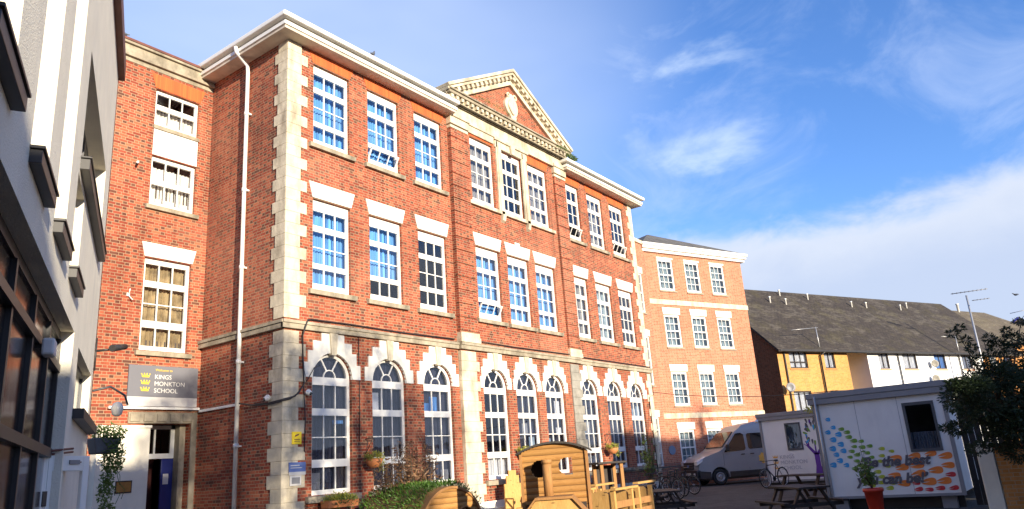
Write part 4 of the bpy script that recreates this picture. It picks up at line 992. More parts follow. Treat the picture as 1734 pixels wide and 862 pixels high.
# low dark garden wall closing the far side of the yard
# ================================================================== CABINS
LEAFC = {'blue': (.05, .32, .62), 'green': (.16, .30, .035), 'lime': (.42, .45, .03), 'orange': (.78, .20, .03), 'red': (.55, .035, .04), 'purple': (.12, .03, .28), 'dark': (.10, .09, .10)}
LM = {k: simple('mural_'+k, v, .55, .08, 6) for k, v in LEAFC.items()}
def mleaf(mm, cx, cz, w, h, y=-.004, ang=0.0, notch=True):
    pts = []
    n = 14
    mm.cnt = getattr(mm, 'cnt', 0)+1; y = y-.00012*(mm.cnt % 40)-random.random()*.004
    for k in range(n+1):
        t_ = pi*k/n; pts.append((-w/2+w*(1-cos(t_))/2*1.0, h/2*sin(t_)**.75*(.45+.62*(1-cos(t_))/2)))
    low = [(x, -z) for x, z in pts[::-1][1:-1]]
    if notch:  # white slit opening from the pointed end
        pts = pts[1:]; low = low[:-1] + [(-w*.44, -h*.09)]; low.append((w*.10, 0)); pts = [(-w*.44, h*.09)]+pts
    P_ = pts+low; P_ = [(cx+x*cos(ang)-z*sin(ang), cz+x*sin(ang)+z*cos(ang)) for x, z in P_]
    c = (cx+w*.25*cos(ang), cz+w*.25*sin(ang)); i = len(P_)
    for k in range(i):
        a, b = P_[k], P_[(k+1) % i]; mm.face([(c[0], y, c[1]), (a[0], y, a[1]), (b[0], y, b[1])])
c2 = thing('mural_cabin', 'white portable cabin with rainbow leaf mural and the words Be the best', 'cabin', (20.2, 5.35, 0), radians(-90))
CW = 2.95
m = MB(); wall(m, (0, 0, 0), (1, 0, 0), (0, -1, 0), CW, .36, 2.62, [(2.04, 2.72, 1.30, 2.44, False)], .12)
m.face([(0, 0, .36), (0, 6, .36), (0, 6, 2.62), (0, 0, 2.62)]); m.face([(CW, 0, .36), (CW, 6, .36), (CW, 6, 2.62), (CW, 0, 2.62)]); m.face([(0, 6, .36), (CW, 6, .36), (CW, 6, 2.62), (0, 6, 2.62)]); m.face([(0, 0, .36), (CW, 0, .36), (CW, 6, .36), (0, 6, .36)])
m.build('wall', m_cabin, c2)
m = MB(); m.box(-.10, CW+.12, -.10, 6.1, 2.60, 2.74); m.box(-.12, CW+.14, -.12, 6.12, 2.742, 2.88); m.build('roof_fascia', m_cabing, c2, bevel=.01)
EACH('corner_post', m_cabing, c2, (-.02, .13, -.025, .1, .30, 2.60), (CW-.05, CW+.03, -.025, .1, .30, 2.60))
BX('base_rail', m_cabing, c2, (0, CW, -.01, .1, .30, .358), (.1, .4, .1, .5, 0.02, .3), (CW-.5, CW-.2, .1, .5, 0.02, .3)); BX('skirt', m_black, c2, (.05, CW-.05, .3, .35, 0, .3))
m = MB(); m.tube([(.10, -.17, 2.8), (.10, -.17, .0)], .026, 8); m.build('downpipe', m_galv, c2)
f = window(c2, .68, [(.07, 1.07, 1)], 1.14, cols=1, fw=.06, inset=-.02, glass=m_glassb, curtain=m_curt_g, ctop=.42); f.location = (2.38, 0, 1.30); f.data.materials[0] = m_dgrey
BX('panel_joint', m_cabing, c2, (.98, .988, -.0035, 0, .36, 2.6), (1.94, 1.948, -.0035, 0, .36, 2.6))
BX('interior_wall', m_room, c2, (.1, CW-.1, 1.5, 1.6, .4, 2.5))
rr = random.Random(11); mm = {k: MB() for k in LEAFC}
PTS = []
def scatter(key, x0, x1, zf, n, w, h, ang=0.0, md=.13):
    tries = 0; got = 0
    while got < n and tries < 6000:
        tries += 1; x = rr.uniform(x0, x1); lo, hi = zf(x); z = rr.uniform(lo, hi)
        if all(hypot((x-a)/1.5, z-b_) > .5*(md+d_) for a, b_, d_ in PTS): got += 1; PTS.append((x, z, md)); k_ = rr.uniform(.8, 1.1); mleaf(mm[key], x, z, w*k_, h*k_, ang=ang+rr.uniform(-.12, .12))
scatter('orange', 1.55, 2.74, lambda x: (.60, 1.32-.3*max(0, x-2.3)), 14, .31, .185, ang=.08, md=.20)
scatter('red', 1.85, 2.80, lambda x: (.44, .62+.5*max(0, x-2.0)), 22, .22, .125, ang=.10, md=.14)
scatter('blue', .22, .54, lambda x: (1.08, 2.34-.9*max(0, x-.2)), 34, .16, .15, md=.145)
scatter('green', .50, 1.15, lambda x: (.98, 2.05-.75*(x-.45)), 48, .165, .11, md=.115)
scatter('lime', .95, 1.75, lambda x: (.50, 1.66-.35*(x-.95)), 34, .17, .11, md=.125)
for k in ('blue', 'green', 'lime', 'orange', 'red'): mm[k].build('mural_leaves', LM[k], c2)
text('mural_lettering', '\u2018Be the best', .315, LM['dark'], c2, (.86, -.020, 1.02), depth=.003, bold=.013, shear=.25)
text('mural_lettering', 'you can be!\u2019', .315, LM['dark'], c2, (.72, -.020, .62), depth=.003, bold=.013, shear=.25)
# second cabin behind
c1 = thing('tree_mural_cabin', 'grey-topped white cabin beside the van with purple-trunk tree mural', 'cabin', (29.3, 9.85, 0), radians(-90))
CL = 4.6
m = MB(); wall(m, (0, 0, 0), (1, 0, 0), (0, -1, 0), CL, .45, 2.66, [(.92, 1.50, 1.50, 2.50, False)], .1)
m.face([(0, 0, .45), (0, 2.5, .45), (0, 2.5, 2.66), (0, 0, 2.66)]); m.face([(CL, 0, .45), (CL, 2.5, .45), (CL, 2.5, 2.66), (CL, 0, 2.66)]); m.face([(0, 2.5, .45), (CL, 2.5, .45), (CL, 2.5, 2.66), (0, 2.5, 2.66)]); m.build('wall', m_cabin, c1)
m = MB(); m.box(-.08, CL+.1, -.08, 2.6, 2.65, 2.78); m.box(-.10, CL+.1, -.10, 2.6, 2.782, 2.92); m.build('roof_fascia', m_cabing, c1, bevel=.01)
BX('corner_post', m_cabing, c1, (-.02, .07, -.025, .1, .42, 2.65)); BX('base_rail', m_cabing, c1, (0, CL, -.01, .1, .38, .45)); BX('skirt', m_black, c1, (.05, CL, .1, .15, .2, .38))
f = window(c1, .58, [(.06, .94, 1)], 1.0, cols=1, fw=.05, inset=-.02, glass=m_glassb, curtain=m_curt_g); f.location = (1.21, 0, 1.50); f.data.materials[0] = m_dgrey
BX('interior_wall', m_room, c1, (.1, CL-.1, 1.2, 1.3, .5, 2.6))
m = MB(); m.ball((-.05, -.16, 2.66), .07, 12, 8); m.build('floodlight', m_lamp, c1)
# tree mural: trunk with a hand at the top, leaf crown
mm = {k: MB() for k in LEAFC}
m = mm['purple']
def sheet(m, pts, y=-.005): m.prism_y(pts, y, y+.004)
sheet(m, [(2.02, .50), (2.36, .50), (2.28, .9), (2.28, 1.35), (2.10, 1.35), (2.10, .9)]); sheet(m, [(2.10, 1.3), (2.24, 1.3), (1.98, 1.62), (1.88, 1.60)]); sheet(m, [(2.16, 1.3), (2.28, 1.3), (2.50, 1.60), (2.42, 1.66)])
for x0, z0, x1, z1 in ((1.93, 1.6, 1.78, 1.70), (1.93, 1.6, 1.86, 1.80), (1.95, 1.6, 1.96, 1.82), (2.46, 1.6, 2.40, 1.82), (2.46, 1.6, 2.52, 1.80), (2.46, 1.6, 2.6, 1.70), (2.18, 1.3, 2.18, 1.75)):
    sheet(m, [(x0-.03, z0), (x0+.03, z0), (x1+.018, z1), (x1-.018, z1)])
for _ in range(150):
    a = rr.uniform(0, pi*2); r_ = sqrt(rr.uniform(.10, 1)); x, z = 2.2+.85*r_*cos(a), 1.98+.62*r_*sin(a)
    if z > 2.55 or x < 1.90 and z > 1.42 or x < 1.5 or z < 1.1 or (z < 1.7 and abs(x-2.2) < .3): continue
    key = 'blue' if x < 1.85 or z < 1.6 else rr.choice(['blue', 'dark', 'purple', 'dark', 'green'])
    mleaf(mm[key], x, z, .18, .085, ang=a if rr.random() < .6 else pi/2, notch=False)
for k in ('blue', 'purple', 'dark', 'green'):
    if mm[k].v:
        mm[k].v = [(x-.26, y, z) for x, y, z in mm[k].v]; mm[k].build('mural_leaves' if k != 'purple' else 'mural_trunk', LM[k], c1)
m_faint = simple('faint_grey_lettering', (.42, .40, .42), .6, .05, 3)
for i, s_ in enumerate(('KINGS', 'MONKTON', 'SCHOOL')): text('mural_lettering', s_, .19, m_faint, c1, (.56, -.007, 1.22-i*.2), depth=.002)
m = MB()
for i in range(3): crown(m, .40, 1.29-i*.2, .22, -.008, -.003)
m.build('crown_emblem', simple('mural_crown', (.75, .38, .06), .5, .05, 3), c1)

# ================================================================== VAN
vn_ = thing('minibus_van', 'silver high-roof minibus parked nose left in front of the brick block', 'van', (31.1, 12.4, .3), radians(-44))
# local x from nose to tail, local y across; the seen side is y = 0 (the near wheels), body to y = 2
nose = -.95
prof = [(nose+.10, .30), (nose-.02, .42), (nose, .78), (nose+.06, .98), (nose+.22, 1.12), (nose+1.02, 1.36), (nose+1.25, 1.50), (nose+1.86, 2.13), (nose+2.25, 2.38), (nose+2.9, 2.50), (nose+5.5, 2.50), (nose+5.56, 2.35), (nose+5.58, .35)]
arch = lambda c: [(c+.40*cos(pi*k/10), .33+.40*sin(pi*k/10)) for k in range(11)]
pts = prof + [(nose+4.75+.40, .30)] + arch(nose+4.75)[0:11] + [(nose+4.35, .30), (.40, .30)] + arch(0.0) + [(-.40, .30)]
me = bpy.data.meshes.new('body'); bm = bmesh.new()
vs = [bm.verts.new((x, 0, z)) for x, z in pts]; fc = bm.faces.new(vs); ex = bmesh.ops.extrude_face_region(bm, geom=[fc])
bmesh.ops.translate(bm, verts=[v for v in ex['geom'] if isinstance(v, bmesh.types.BMVert)], vec=(0, 2.0, 0))
for z in (.78, .98, 1.36, 1.75, 2.13, 2.3, 2.42):
    bmesh.ops.bisect_plane(bm, geom=bm.verts[:]+bm.edges[:]+bm.faces[:], plane_co=(0, 0, z), plane_no=(0, 0, 1))
for x in (nose+.4, nose+.8, nose+1.3, nose+2.0):
    bmesh.ops.bisect_plane(bm, geom=bm.verts[:]+bm.edges[:]+bm.faces[:], plane_co=(x, 0, 0), plane_no=(1, 0, 0))
for yb in (.25, 1.0, 1.75): bmesh.ops.bisect_plane(bm, geom=bm.verts[:]+bm.edges[:]+bm.faces[:], plane_co=(0, yb, 0), plane_no=(0, 1, 0))
for v in bm.verts:
    x, y, z = v.co; k = 1 - max(0, z-1.3)**1.5*.10 - max(0, z-2.25)*.35
    t_ = (nose+.9-x)
    if t_ > 0: k -= t_**2*.20
    v.co.y = 1.0 + (y-1.0)*k
    if abs(y-1) > .95 and x < nose+.3: v.co.x += .10
bmesh.ops.triangulate(bm, faces=[f_ for f_ in bm.faces if len(f_.verts) > 4]); bm.normal_update()
bmesh.ops.recalc_face_normals(bm, faces=bm.faces[:]); bm.to_mesh(me); bm.free(); me.materials.append(m_van)
for p_ in me.polygons: p_.use_smooth = True
body = bpy.data.objects.new('body', me); COL.objects.link(body); body.parent = vn_
e = body.modifiers.new('bevel', 'BEVEL'); e.width = .05; e.segments = 3; e.limit_method = 'ANGLE'; e.angle_limit = radians(35)
body.modifiers.new('wn', 'WEIGHTED_NORMAL')
def sideY(z, x=2): return 1.0 - 1.0*(1 - max(0, z-1.3)**1.5*.10 - max(0, z-2.25)*.35)
def sidepanel(name, mat, poly, off=.012, th=.02, parent=vn_, far=False):
    m = MB(); n = len(poly); ys = [sideY(z) - off for x, z in poly]
    if far: ys = [2-y for y in ys]
    s_ = 1 if not far else -1
    i = 0; m.v = [(x, y, z) for (x, z), y in zip(poly, ys)] + [(x, y+th*s_, z) for (x, z), y in zip(poly, ys)]
    m.f = [tuple(range(n)), tuple(range(2*n-1, n-1, -1))] + [(k, n+k, n+(k+1) % n, (k+1) % n) for k in range(n)]
    return m.build(name, mat, parent)
def rect(x0, x1, z0, z1, c=.06): return [(x0+c, z0), (x1-c, z0), (x1, z0+c), (x1, z1-c), (x1-c, z1), (x0+c, z1), (x0, z1-c), (x0, z0+c)]
m_vglass = simple('van_dark_glass', (.012, .012, .014), .06, .02, 2, spec=.9)
for far in (False, True):
    sidepanel('side_window', m_vglass, rect(nose+2.35, nose+4.0, 1.38, 2.02), far=far); sidepanel('side_window', m_vglass, rect(nose+4.1, nose+5.4, 1.38, 2.02), far=far)
    sidepanel('door_window', m_vglass, [(nose+1.22, 1.30), (nose+2.16, 1.34), (nose+2.22, 1.42), (nose+2.22, 1.98), (nose+2.1, 2.06), (nose+1.86, 2.04)], far=far)
    sidepanel('lower_trim', m_black, [(nose+.05, .30), (-.42, .30), (-.42, .55), (nose+.02, .62)], far=far); sidepanel('lower_trim', m_black, [(.42, .30), (nose+4.32, .30), (nose+4.32, .52), (.42, .52)], far=far)
    sidepanel('door_seam', m_black, [(nose+2.28, .55), (nose+2.29, .55), (nose+2.29, 2.1), (nose+2.28, 2.1)], .004, .01, far=far); sidepanel('door_seam', m_black, [(nose+1.17, .75), (nose+1.18, .75), (nose+1.18, 1.3), (nose+1.17, 1.3)], .004, .01, far=far)
    sidepanel('door_handle', m_black, rect(nose+1.98, nose+2.14, 1.16, 1.20, .01), .03, .03, far=far); sidepanel('door_handle', m_black, rect(nose+2.4, nose+2.56, 1.16, 1.20, .01), .03, .03, far=far)
sidepanel('side_emblem', simple('van_emblem', (.72, .42, .08), .4, .15, 5), [(nose+3.0+.22*cos(2*pi*k/16)*(1+.25*(k % 2)), .97+.20*sin(2*pi*k/16)*(1+.25*(k % 2))) for k in range(16)], .006, .004)
sidepanel('side_stripe', simple('van_stripe', (.30, .26, .32), .4, .1, 3), [(nose+2.5, .74), (nose+5.5, .74), (nose+5.5, .98), (nose+3.3, .98), (nose+3.1, .86)], .004, .003)
m = MB(); x0, z0, x1, z1 = nose+1.24, 1.52, nose+1.83, 2.11; off = Vector((-.03, 0, .03))
m.v = [tuple(Vector(p_)+off) for p_ in ((x0, .14, z0), (x0, 1.86, z0), (x1, 1.78, z1), (x1, .22, z1))] + [(x0+.03, .14, z0-.02), (x0+.03, 1.86, z0-.02), (x1+.03, 1.78, z1-.02), (x1+.03, .22, z1-.02)]
m.f = [(0, 3, 2, 1), (4, 5, 6, 7), (0, 1, 5, 4), (1, 2, 6, 5), (2, 3, 7, 6), (3, 0, 4, 7)]
ws_m = simple('windscreen_glass', (.05, .045, .03), .05, .02, 2, spec=1.0); m.build('windscreen', ws_m, vn_)
BX('bumper', m_black, vn_, (nose-.06, nose+.16, .12, 1.88, .36, .66), bevel=.05)
gr = BX('grille', m_black, vn_, (nose-.035, nose+.08, .46, 1.54, .68, .98), bevel=.03); BX('grille_bar', m_mgrey, gr, (nose-.045, nose-.036, .52, 1.48, .76, .78), (nose-.045, nose-.036, .52, 1.48, .86, .88))
m = MB(); m.lathe((nose-.05, 1.0, .83), [(.10, 0), (.10, .012)], 16, 'x'); o = m.build('badge', m_signb, gr); o.scale = (1, 1, .55); o.location = (0, 0, .83*.45)
BX('number_plate', m_signs, vn_, (nose-.075, nose-.062, .74, 1.26, .44, .55))
for s_ in (0, 1):
    yy = lambda y: y if s_ == 0 else 2-y
    m = MB(); y0_, y1_ = yy(.10), yy(.44); ya, yb = min(y0_, y1_), max(y0_, y1_)
    m.prism_y([(nose-.0, .84), (nose+.02, 1.0), (nose+.42, 1.20), (nose+.40, 1.06)], ya, yb); m.build('headlight', m_lamp, vn_, bevel=.02)
    BX('fog_lamp', m_lamp, vn_, (nose-.075, nose-.055, *(sorted((yy(.26), yy(.40)))), .44, .54))
    m = MB(); m.box(nose+1.30, nose+1.42, *(sorted((yy(-.20), yy(-.02)))), 1.34, 1.62); m.build('wing_mirror', m_black, vn_, bevel=.04)
for wx in (0, nose+4.75):
    for wy in (.02, 1.78):
        m = MB(); m.torus((0, 0, 0), .255, .085, 'y', 28, 10); sc = m.build('wheel', m_tyre, vn_, loc=(wx, wy+.1, .33)); sc.scale = (1, 1.1, 1)
        m = MB(); m.lathe((0, -.07, 0), [(.06, -.02), (.08, .0), (.13, .02), (.16, -.01), (.19, -.015), (.20, .03), (.2, .14)], 20, 'y')
        for k in range(6): a = 2*pi*k/6; m.lathe((.13*cos(a), -.075, .13*sin(a)), [(.018, -.012), (.018, .03)], 8, 'y')
        m.build('rim', m_hub, sc)
BX('underbody', m_black, vn_, (nose+.3, nose+5.4, .15, 1.85, .22, .40), (-.42, .42, .30, 1.7, .3, .72), (nose+4.33, nose+5.17, .3, 1.7, .3, .72))

# ================================================================== PLAY YARD, TIMBER
# round-fronted turf-roofed playhouse
q = at(762, 822, 12.5)
ph = thing('turf_playhouse', 'round-fronted wooden playhouse with two round windows and turf roof', 'playhouse', (q.x, q.y+.0, 0), radians(-12))
R_ = .62; zc = q.z-R_-.03
def ring(cx, cz, r, n=28, a0=0, a1=2*pi): return [(cx+r*cos(a0+(a1-a0)*k/n), cz+r*sin(a0+(a1-a0)*k/n)) for k in range(n+1)]
m = MB(); wl = []
# front board with two round windows: built from strips
def board_with_holes(m, inside, hls, x0, x1, z0, z1, y0, y1, nx=60, nz=40):
    """front board cut out on a fine grid: cells inside the outline and outside the holes"""
    dx, dz = (x1-x0)/nx, (z1-z0)/nz
    for j in range(nz):
        run = None
        for i in range(nx+1):
            x = x0+dx*(i+.5); z = z0+dz*(j+.5)
            ok = i < nx and inside(x, z) and not any(h(x, z) for h in hls)
            if ok and run is None: run = i
            if not ok and run is not None:
                m.box(x0+dx*run, x0+dx*i, y0, y1, z0+dz*j, z0+dz*(j+1)); run = None
board_with_holes(m, lambda x, z: hypot(x, max(0, z-zc)) < R_, [lambda x, z: hypot(x+.30, z-(zc+.10)) < .15, lambda x, z: hypot(x-.28, z-(zc+.14)) < .15], -R_, R_, 0, zc+R_, -.03, .02, 90, 80)
m.build('front_board', m_wood, ph)
for cx, cz in ((-.30, .10), (.28, .14)):
    m = MB(); m.torus((cx, -.035, zc+cz), .155, .02, 'y', 28, 6); f = m.build('window_ring', m_woodr, ph); 
    if cx > 0: BX('mullion', m_woodr, f, (cx-.012, cx+.012, -.02, 0, zc+cz-.15, zc+cz+.15))
m = MB(); pts = ring(0, zc, R_+.02, 24, 0, pi); pi_ = ring(0, zc, R_-.02, 24, 0, pi)
for k in range(24): m.prism_y([pts[k], pts[k+1], pi_[k+1], pi_[k]], -.06, 1.9)
m.box(-R_-.02, -R_+.02, -.06, 1.9, 0, zc); m.box(R_-.02, R_+.02, -.06, 1.9, 0, zc); m.build('barrel', m_woodr, ph)
BX('interior_wall', m_woodd, ph, (-.55, .55, 1.8, 1.85, 0, zc+.3))
m = MB(); rr = random.Random(5)
for _ in range(5200):
    a = rr.uniform(-.15, pi+.15); y = rr.uniform(-.03, 1.95); r_ = R_+.03+rr.uniform(0, .05); zz = zc+r_*sin(a) if 0 <= a <= pi else zc-rr.uniform(0, .5)
    p = Vector((r_*cos(a), y, zz)); leaf(m, p, rr.uniform(.05, .11), rr, .18, Vector((cos(a)+rr.gauss(0, .4), rr.gauss(0, .4), abs(sin(a))+rr.gauss(0, .4))))
m.build('turf_roof', m_grass, ph)
# the wooden train
q = at(935, 748, 11.3); qL = at(883, 765, 11.3); dirv_ = Vector((q.x, q.y, 0)).normalized(); ang = atan2(dirv_.y, dirv_.x) - pi/2 - radians(4)
tr = thing('wooden_train', 'golden timber play train with arched cab, chimney and open bench carriage', 'play train', (q.x, q.y, 0), ang)
CWH = .49; zt = 1.80; ZA = q.z-.03
roofz = lambda x: zt + (ZA-zt)*(1-(x/CWH)**2)
m = MB()
board_with_holes(m, lambda x, z: z < roofz(x), [lambda x, z: hypot(x+.23, z-1.55) < .125, lambda x, z: (hypot(x-.19, z-1.57) < .125 or (x > .19 and abs(z-1.57) < .125)) and x < .27], -CWH, CWH, .05, ZA, 0, .035, 90, 120)
m.build('cab_front', m_wood, tr)
m = MB(); m.box(-CWH, -CWH+.03, .036, .75, .05, zt-.55); m.box(-CWH, -CWH+.03, .036, .12, zt-.55, zt); m.box(CWH-.03, CWH, .036, .75, .05, zt-.75); m.box(CWH-.03, CWH, .036, .14, zt-.75, zt); m.box(CWH-.03, CWH, .62, .75, zt-.75, zt); m.box(-CWH, -CWH+.03, .62, .75, zt-.55, zt); m.build('cab_side', m_wood, tr); BX('dark_cab_panel', m_woodd, tr, (-CWH+.03, -.02, .70, .73, .6, zt-.02))  # half-width dark panel added so the left round opening looks dark
m = MB(); m.box(CWH-.015, CWH+.03, -.03, .01, .05, zt-.02); m.box(-CWH-.03, -CWH+.01, -.03, .01, .05, zt-.02); m.build('corner_post', m_woodr, tr)
m = MB(); n = 16
for k in range(n):
    xa, xb = -CWH-.08+(2*CWH+.16)*k/n, -CWH-.08+(2*CWH+.16)*(k+1)/n
    rz_ = lambda x: zt + (ZA-zt)*(1-(x/CWH)**2)
    m.prism_y([(xa, rz_(xa)+.004), (xb, rz_(xb)+.004), (xb, rz_(xb)+.035), (xa, rz_(xa)+.035)], -.07, .82)
m.build('cab_roof', m_felt, tr)
m = MB(); m.tube([(-.09, -.28, 1.10), (-.09, -.28, 1.66)], .068, 16); m.tube([(-.09, -.28, 1.62), (-.09, -.28, 1.68)], .078, 16); m.build('chimney', m_woodr, tr)
# boiler: octagonal front with an arched opening
oc = lambda s: [(-.46*s, 0.05), (-.46*s, .85*s+.05), (-.26*s, 1.11*s), (.26*s, 1.11*s), (.46*s, .85*s+.05), (.46*s, .05)]
def in_oct(x, z): return abs(x) < .46 and z < 1.12 and (abs(x) < .26 or z < 1.12-(abs(x)-.26)*1.15)
m = MB(); board_with_holes(m, in_oct, [lambda x, z: hypot(x, max(0, z-.62)) < .27], -.46, .46, .05, 1.12, -.62, -.58, 80, 90); m.build('boiler_front', m_woodp, tr)
m = MB()
for a, b in (((-.46, .9), (-.26, 1.13)), ((-.26, 1.13), (.26, 1.13)), ((.26, 1.13), (.46, .9))):
    m.prism_y([a, b, (b[0], b[1]+.035), (a[0], a[1]+.035)], -.66, -.02)
m.box(-.49, -.46, -.62, -.02, .05, .9); m.box(.46, .49, -.62, -.02, .05, .9); m.build('boiler_casing', m_woodr, tr)
BX('boiler_back', m_woodd, tr, (-.44, .44, -.10, -.05, .05, 1.05))
# open carriages behind, towards the right
qc = at(1012, 830, 12.6); qc2 = at(1072, 822, 13.9); dc = Vector((qc2.x-qc.x, qc2.y-qc.y, 0)); ca = atan2(dc.y, dc.x)
cr = thing('train_carriage', 'open slatted bench carriage of pale timber behind the play train', 'play carriage', (qc.x, qc.y, 0), ca)
LC = dc.length; zt2 = 1.12
m = MB()
for x in (-.1, LC*.42, LC*.62, LC+.02):
    for y in (-.32, .42):
        BX('post', m_woodp, cr, (x-.035, x+.035, y-.035, y+.035, .05, zt2))
for y in (-.36, .46): EACH('top_rail', m_woodp, cr, (-.18, LC*.52, y-.05, y+.05, zt2, zt2+.035), (LC*.52, LC+.12, y-.05, y+.05, zt2+.05, zt2+.085))
for x in (-.1, LC*.42, LC*.62, LC+.02): m = MB(); m.prism_x([(-.36, .1), (.46, .1), (.46, 1.0), (.30, 1.10), (-.2, 1.10), (-.36, .95)], x-.018, x+.018); m.build('end_board', m_woodp, cr)
m = MB()
for k in range(5): m.box(-.1, LC, -.345, -.325, .15+k*.17, .26+k*.17); m.box(-.1, LC, .435, .455, .15+k*.17, .26+k*.17)
m.build('side_slat', m_woodr, cr)
EACH('bench_seat', m_woodp, cr, (.05, .35, -.3, .4, .42, .46), (LC*.62, LC*.62+.3, -.3, .4, .42, .46))
# roofed play stall
q = at(1028, 778, 18)
st = thing('play_stall', 'small dark timber play stall with flat overhanging roof behind the train', 'play stall', (q.x, q.y, 0), radians(-35))
BX('roof', m_woodd, st, (-.38, .38, -.30, .35, 1.53, 1.58), bevel=.01)
EACH('post', m_woodr, st, (-.30, -.22, -.22, -.14, 0, 1.53), (.22, .30, -.22, -.14, 0, 1.53), (-.30, -.22, .2, .28, 0, 1.53), (.22, .30, .2, .28, 0, 1.53))
BX('counter', m_woodr, st, (-.34, .34, -.30, .3, .80, .84)); BX('panel', m_woodd, st, (-.22, .22, -.2, -.17, .1, .8), (-.22, .22, .22, .25, .1, 1.5))
# throne-like storytelling chair
q = at(868, 797, 22.3)
ch = thing('storytelling_chair', 'tall golden timber armchair with stepped back by the school wall', 'chair', (18.42, 13.62, .0), radians(-22))
zc_ = 1.50
m = MB(); m.prism_y([(-.30, .3), (.30, .3), (.30, zc_-.35), (.22, zc_-.35), (.22, zc_-.12), (.13, zc_-.12), (.13, zc_+.03), (-.13, zc_+.03), (-.13, zc_-.12), (-.22, zc_-.12), (-.22, zc_-.35), (-.30, zc_-.35)], .22, .27); m.build('backrest', m_woodp, ch)
BX('seat', m_woodp, ch, (-.30, .30, -.28, .22, .42, .46))
for x in (-.33, .27): BX('leg', m_woodp, ch, (x, x+.06, -.30, -.24, 0, .72)); BX('armrest', m_woodp, ch, (x-.02, x+.08, -.34, .22, .722, .76))
for x in (-.33, .27): BX('leg', m_woodp, ch, (x, x+.06, .22-.01, .28, 0, .42))
m = MB(); m.beam((-.30, -.27, .42), (-.30, .2, .70), .03, .05); m.beam((.30, -.27, .42), (.30, .2, .70), .03, .05); m.build('brace', m_woodp, ch)
# yellow kerb edging along the wall
o = BX('yellow_kerb', m_yellow, None, (16.6, 19.6, 14.02, 14.18, 0, .42), bevel=.02); tag(o, 'low yellow painted kerb along the foot of the school wall', 'kerb')
o = BX('low_wall', m_wstone, None, (16.9, 24.0, 14.185, 14.34, -.1, .52), bevel=.02); tag(o, 'low white plinth step behind the yellow kerb', 'wall')
# dark bench by the wall
q = ground_at(634, 15)
bn_ = thing('garden_bench', 'dark timber bench seen below the hanging basket between two windows', 'bench', (q[0], q[1], 0), radians(0))
EACH('back_rail', m_woodd, bn_, (-.32, .32, .20, .24, .98, 1.06), (-.32, .32, .2, .24, .80, .86)); BX('seat', m_woodd, bn_, (-.34, .34, -.2, .2, .43, .47))
for x in (-.32, .27):
    for y in (-.2, .2): BX('leg', m_woodd, bn_, (x, x+.05, y, y+.045, 0, .43 if y < 0 else 1.05))
# picnic tables
def picnic(loc, rz, label, src=None):
    if src: return dup(src, None, (loc[0], loc[1], gz(loc[0])), rz, label)
    t_ = thing('picnic_table', label, 'picnic table', (loc[0], loc[1], gz(loc[0])), rz, 'dark timber picnic tables in the yard')
    m = MB()
    for k in range(5): m.box(-.85, .85, -.36+k*.145, -.23+k*.145, .72, .76)
    m.build('tabletop', m_woodd, t_)
    for y in (-.72, .58): EACH('seat', m_woodd, t_, (-.85, .85, y, y+.065, .42, .46), (-.85, .85, y+.075, y+.14, .42, .46))
    for x in (-.62, .62):
        for sg_ in (-1, 1):
            m = MB(); m.beam((x, sg_*.22, .72), (x, sg_*.62, .0), .045, .09, (1, 0, 0)); m.build('leg', m_woodd, t_)
        BX('crossbar', m_woodd, t_, (x-.02, x+.02, -.70, .70, .34, .42))
    return t_
q1 = at(1368, 812, 21.0); pt1 = picnic((q1.x, q1.y), radians(62), 'far dark picnic table in front of the tree-mural cabin')
q2 = at(1352, 834, 16.8); picnic((q2.x, q2.y), radians(40), 'nearer dark picnic table at the mural cabin corner', pt1)
q3 = at(1120, 826, 19.6); picnic((q3.x, q3.y), radians(35), 'dark picnic table just right of the play carriage', pt1)
q4 = at(1085, 812, 22.5); picnic((q4.x, q4.y), radians(20), 'dark picnic table beside the black railings', pt1)
# railings in front of the right-hand windows
rl = thing('railing', 'black iron railing below the last ground-floor school windows', 'railing', (24.3, 13.3, gz(25)))
BX('rail', m_black, rl, (0, 4.9, -.02, .02, 1.02, 1.06), (0, 4.9, -.02, .02, .12, .16)); m = MB(); k = 0
while k*.11 < 4.85: m.tube([(.03+k*.11, 0, .0), (.03+k*.11, 0, 1.18)], .010, 5); k += 1
m.build('baluster', m_black, rl)
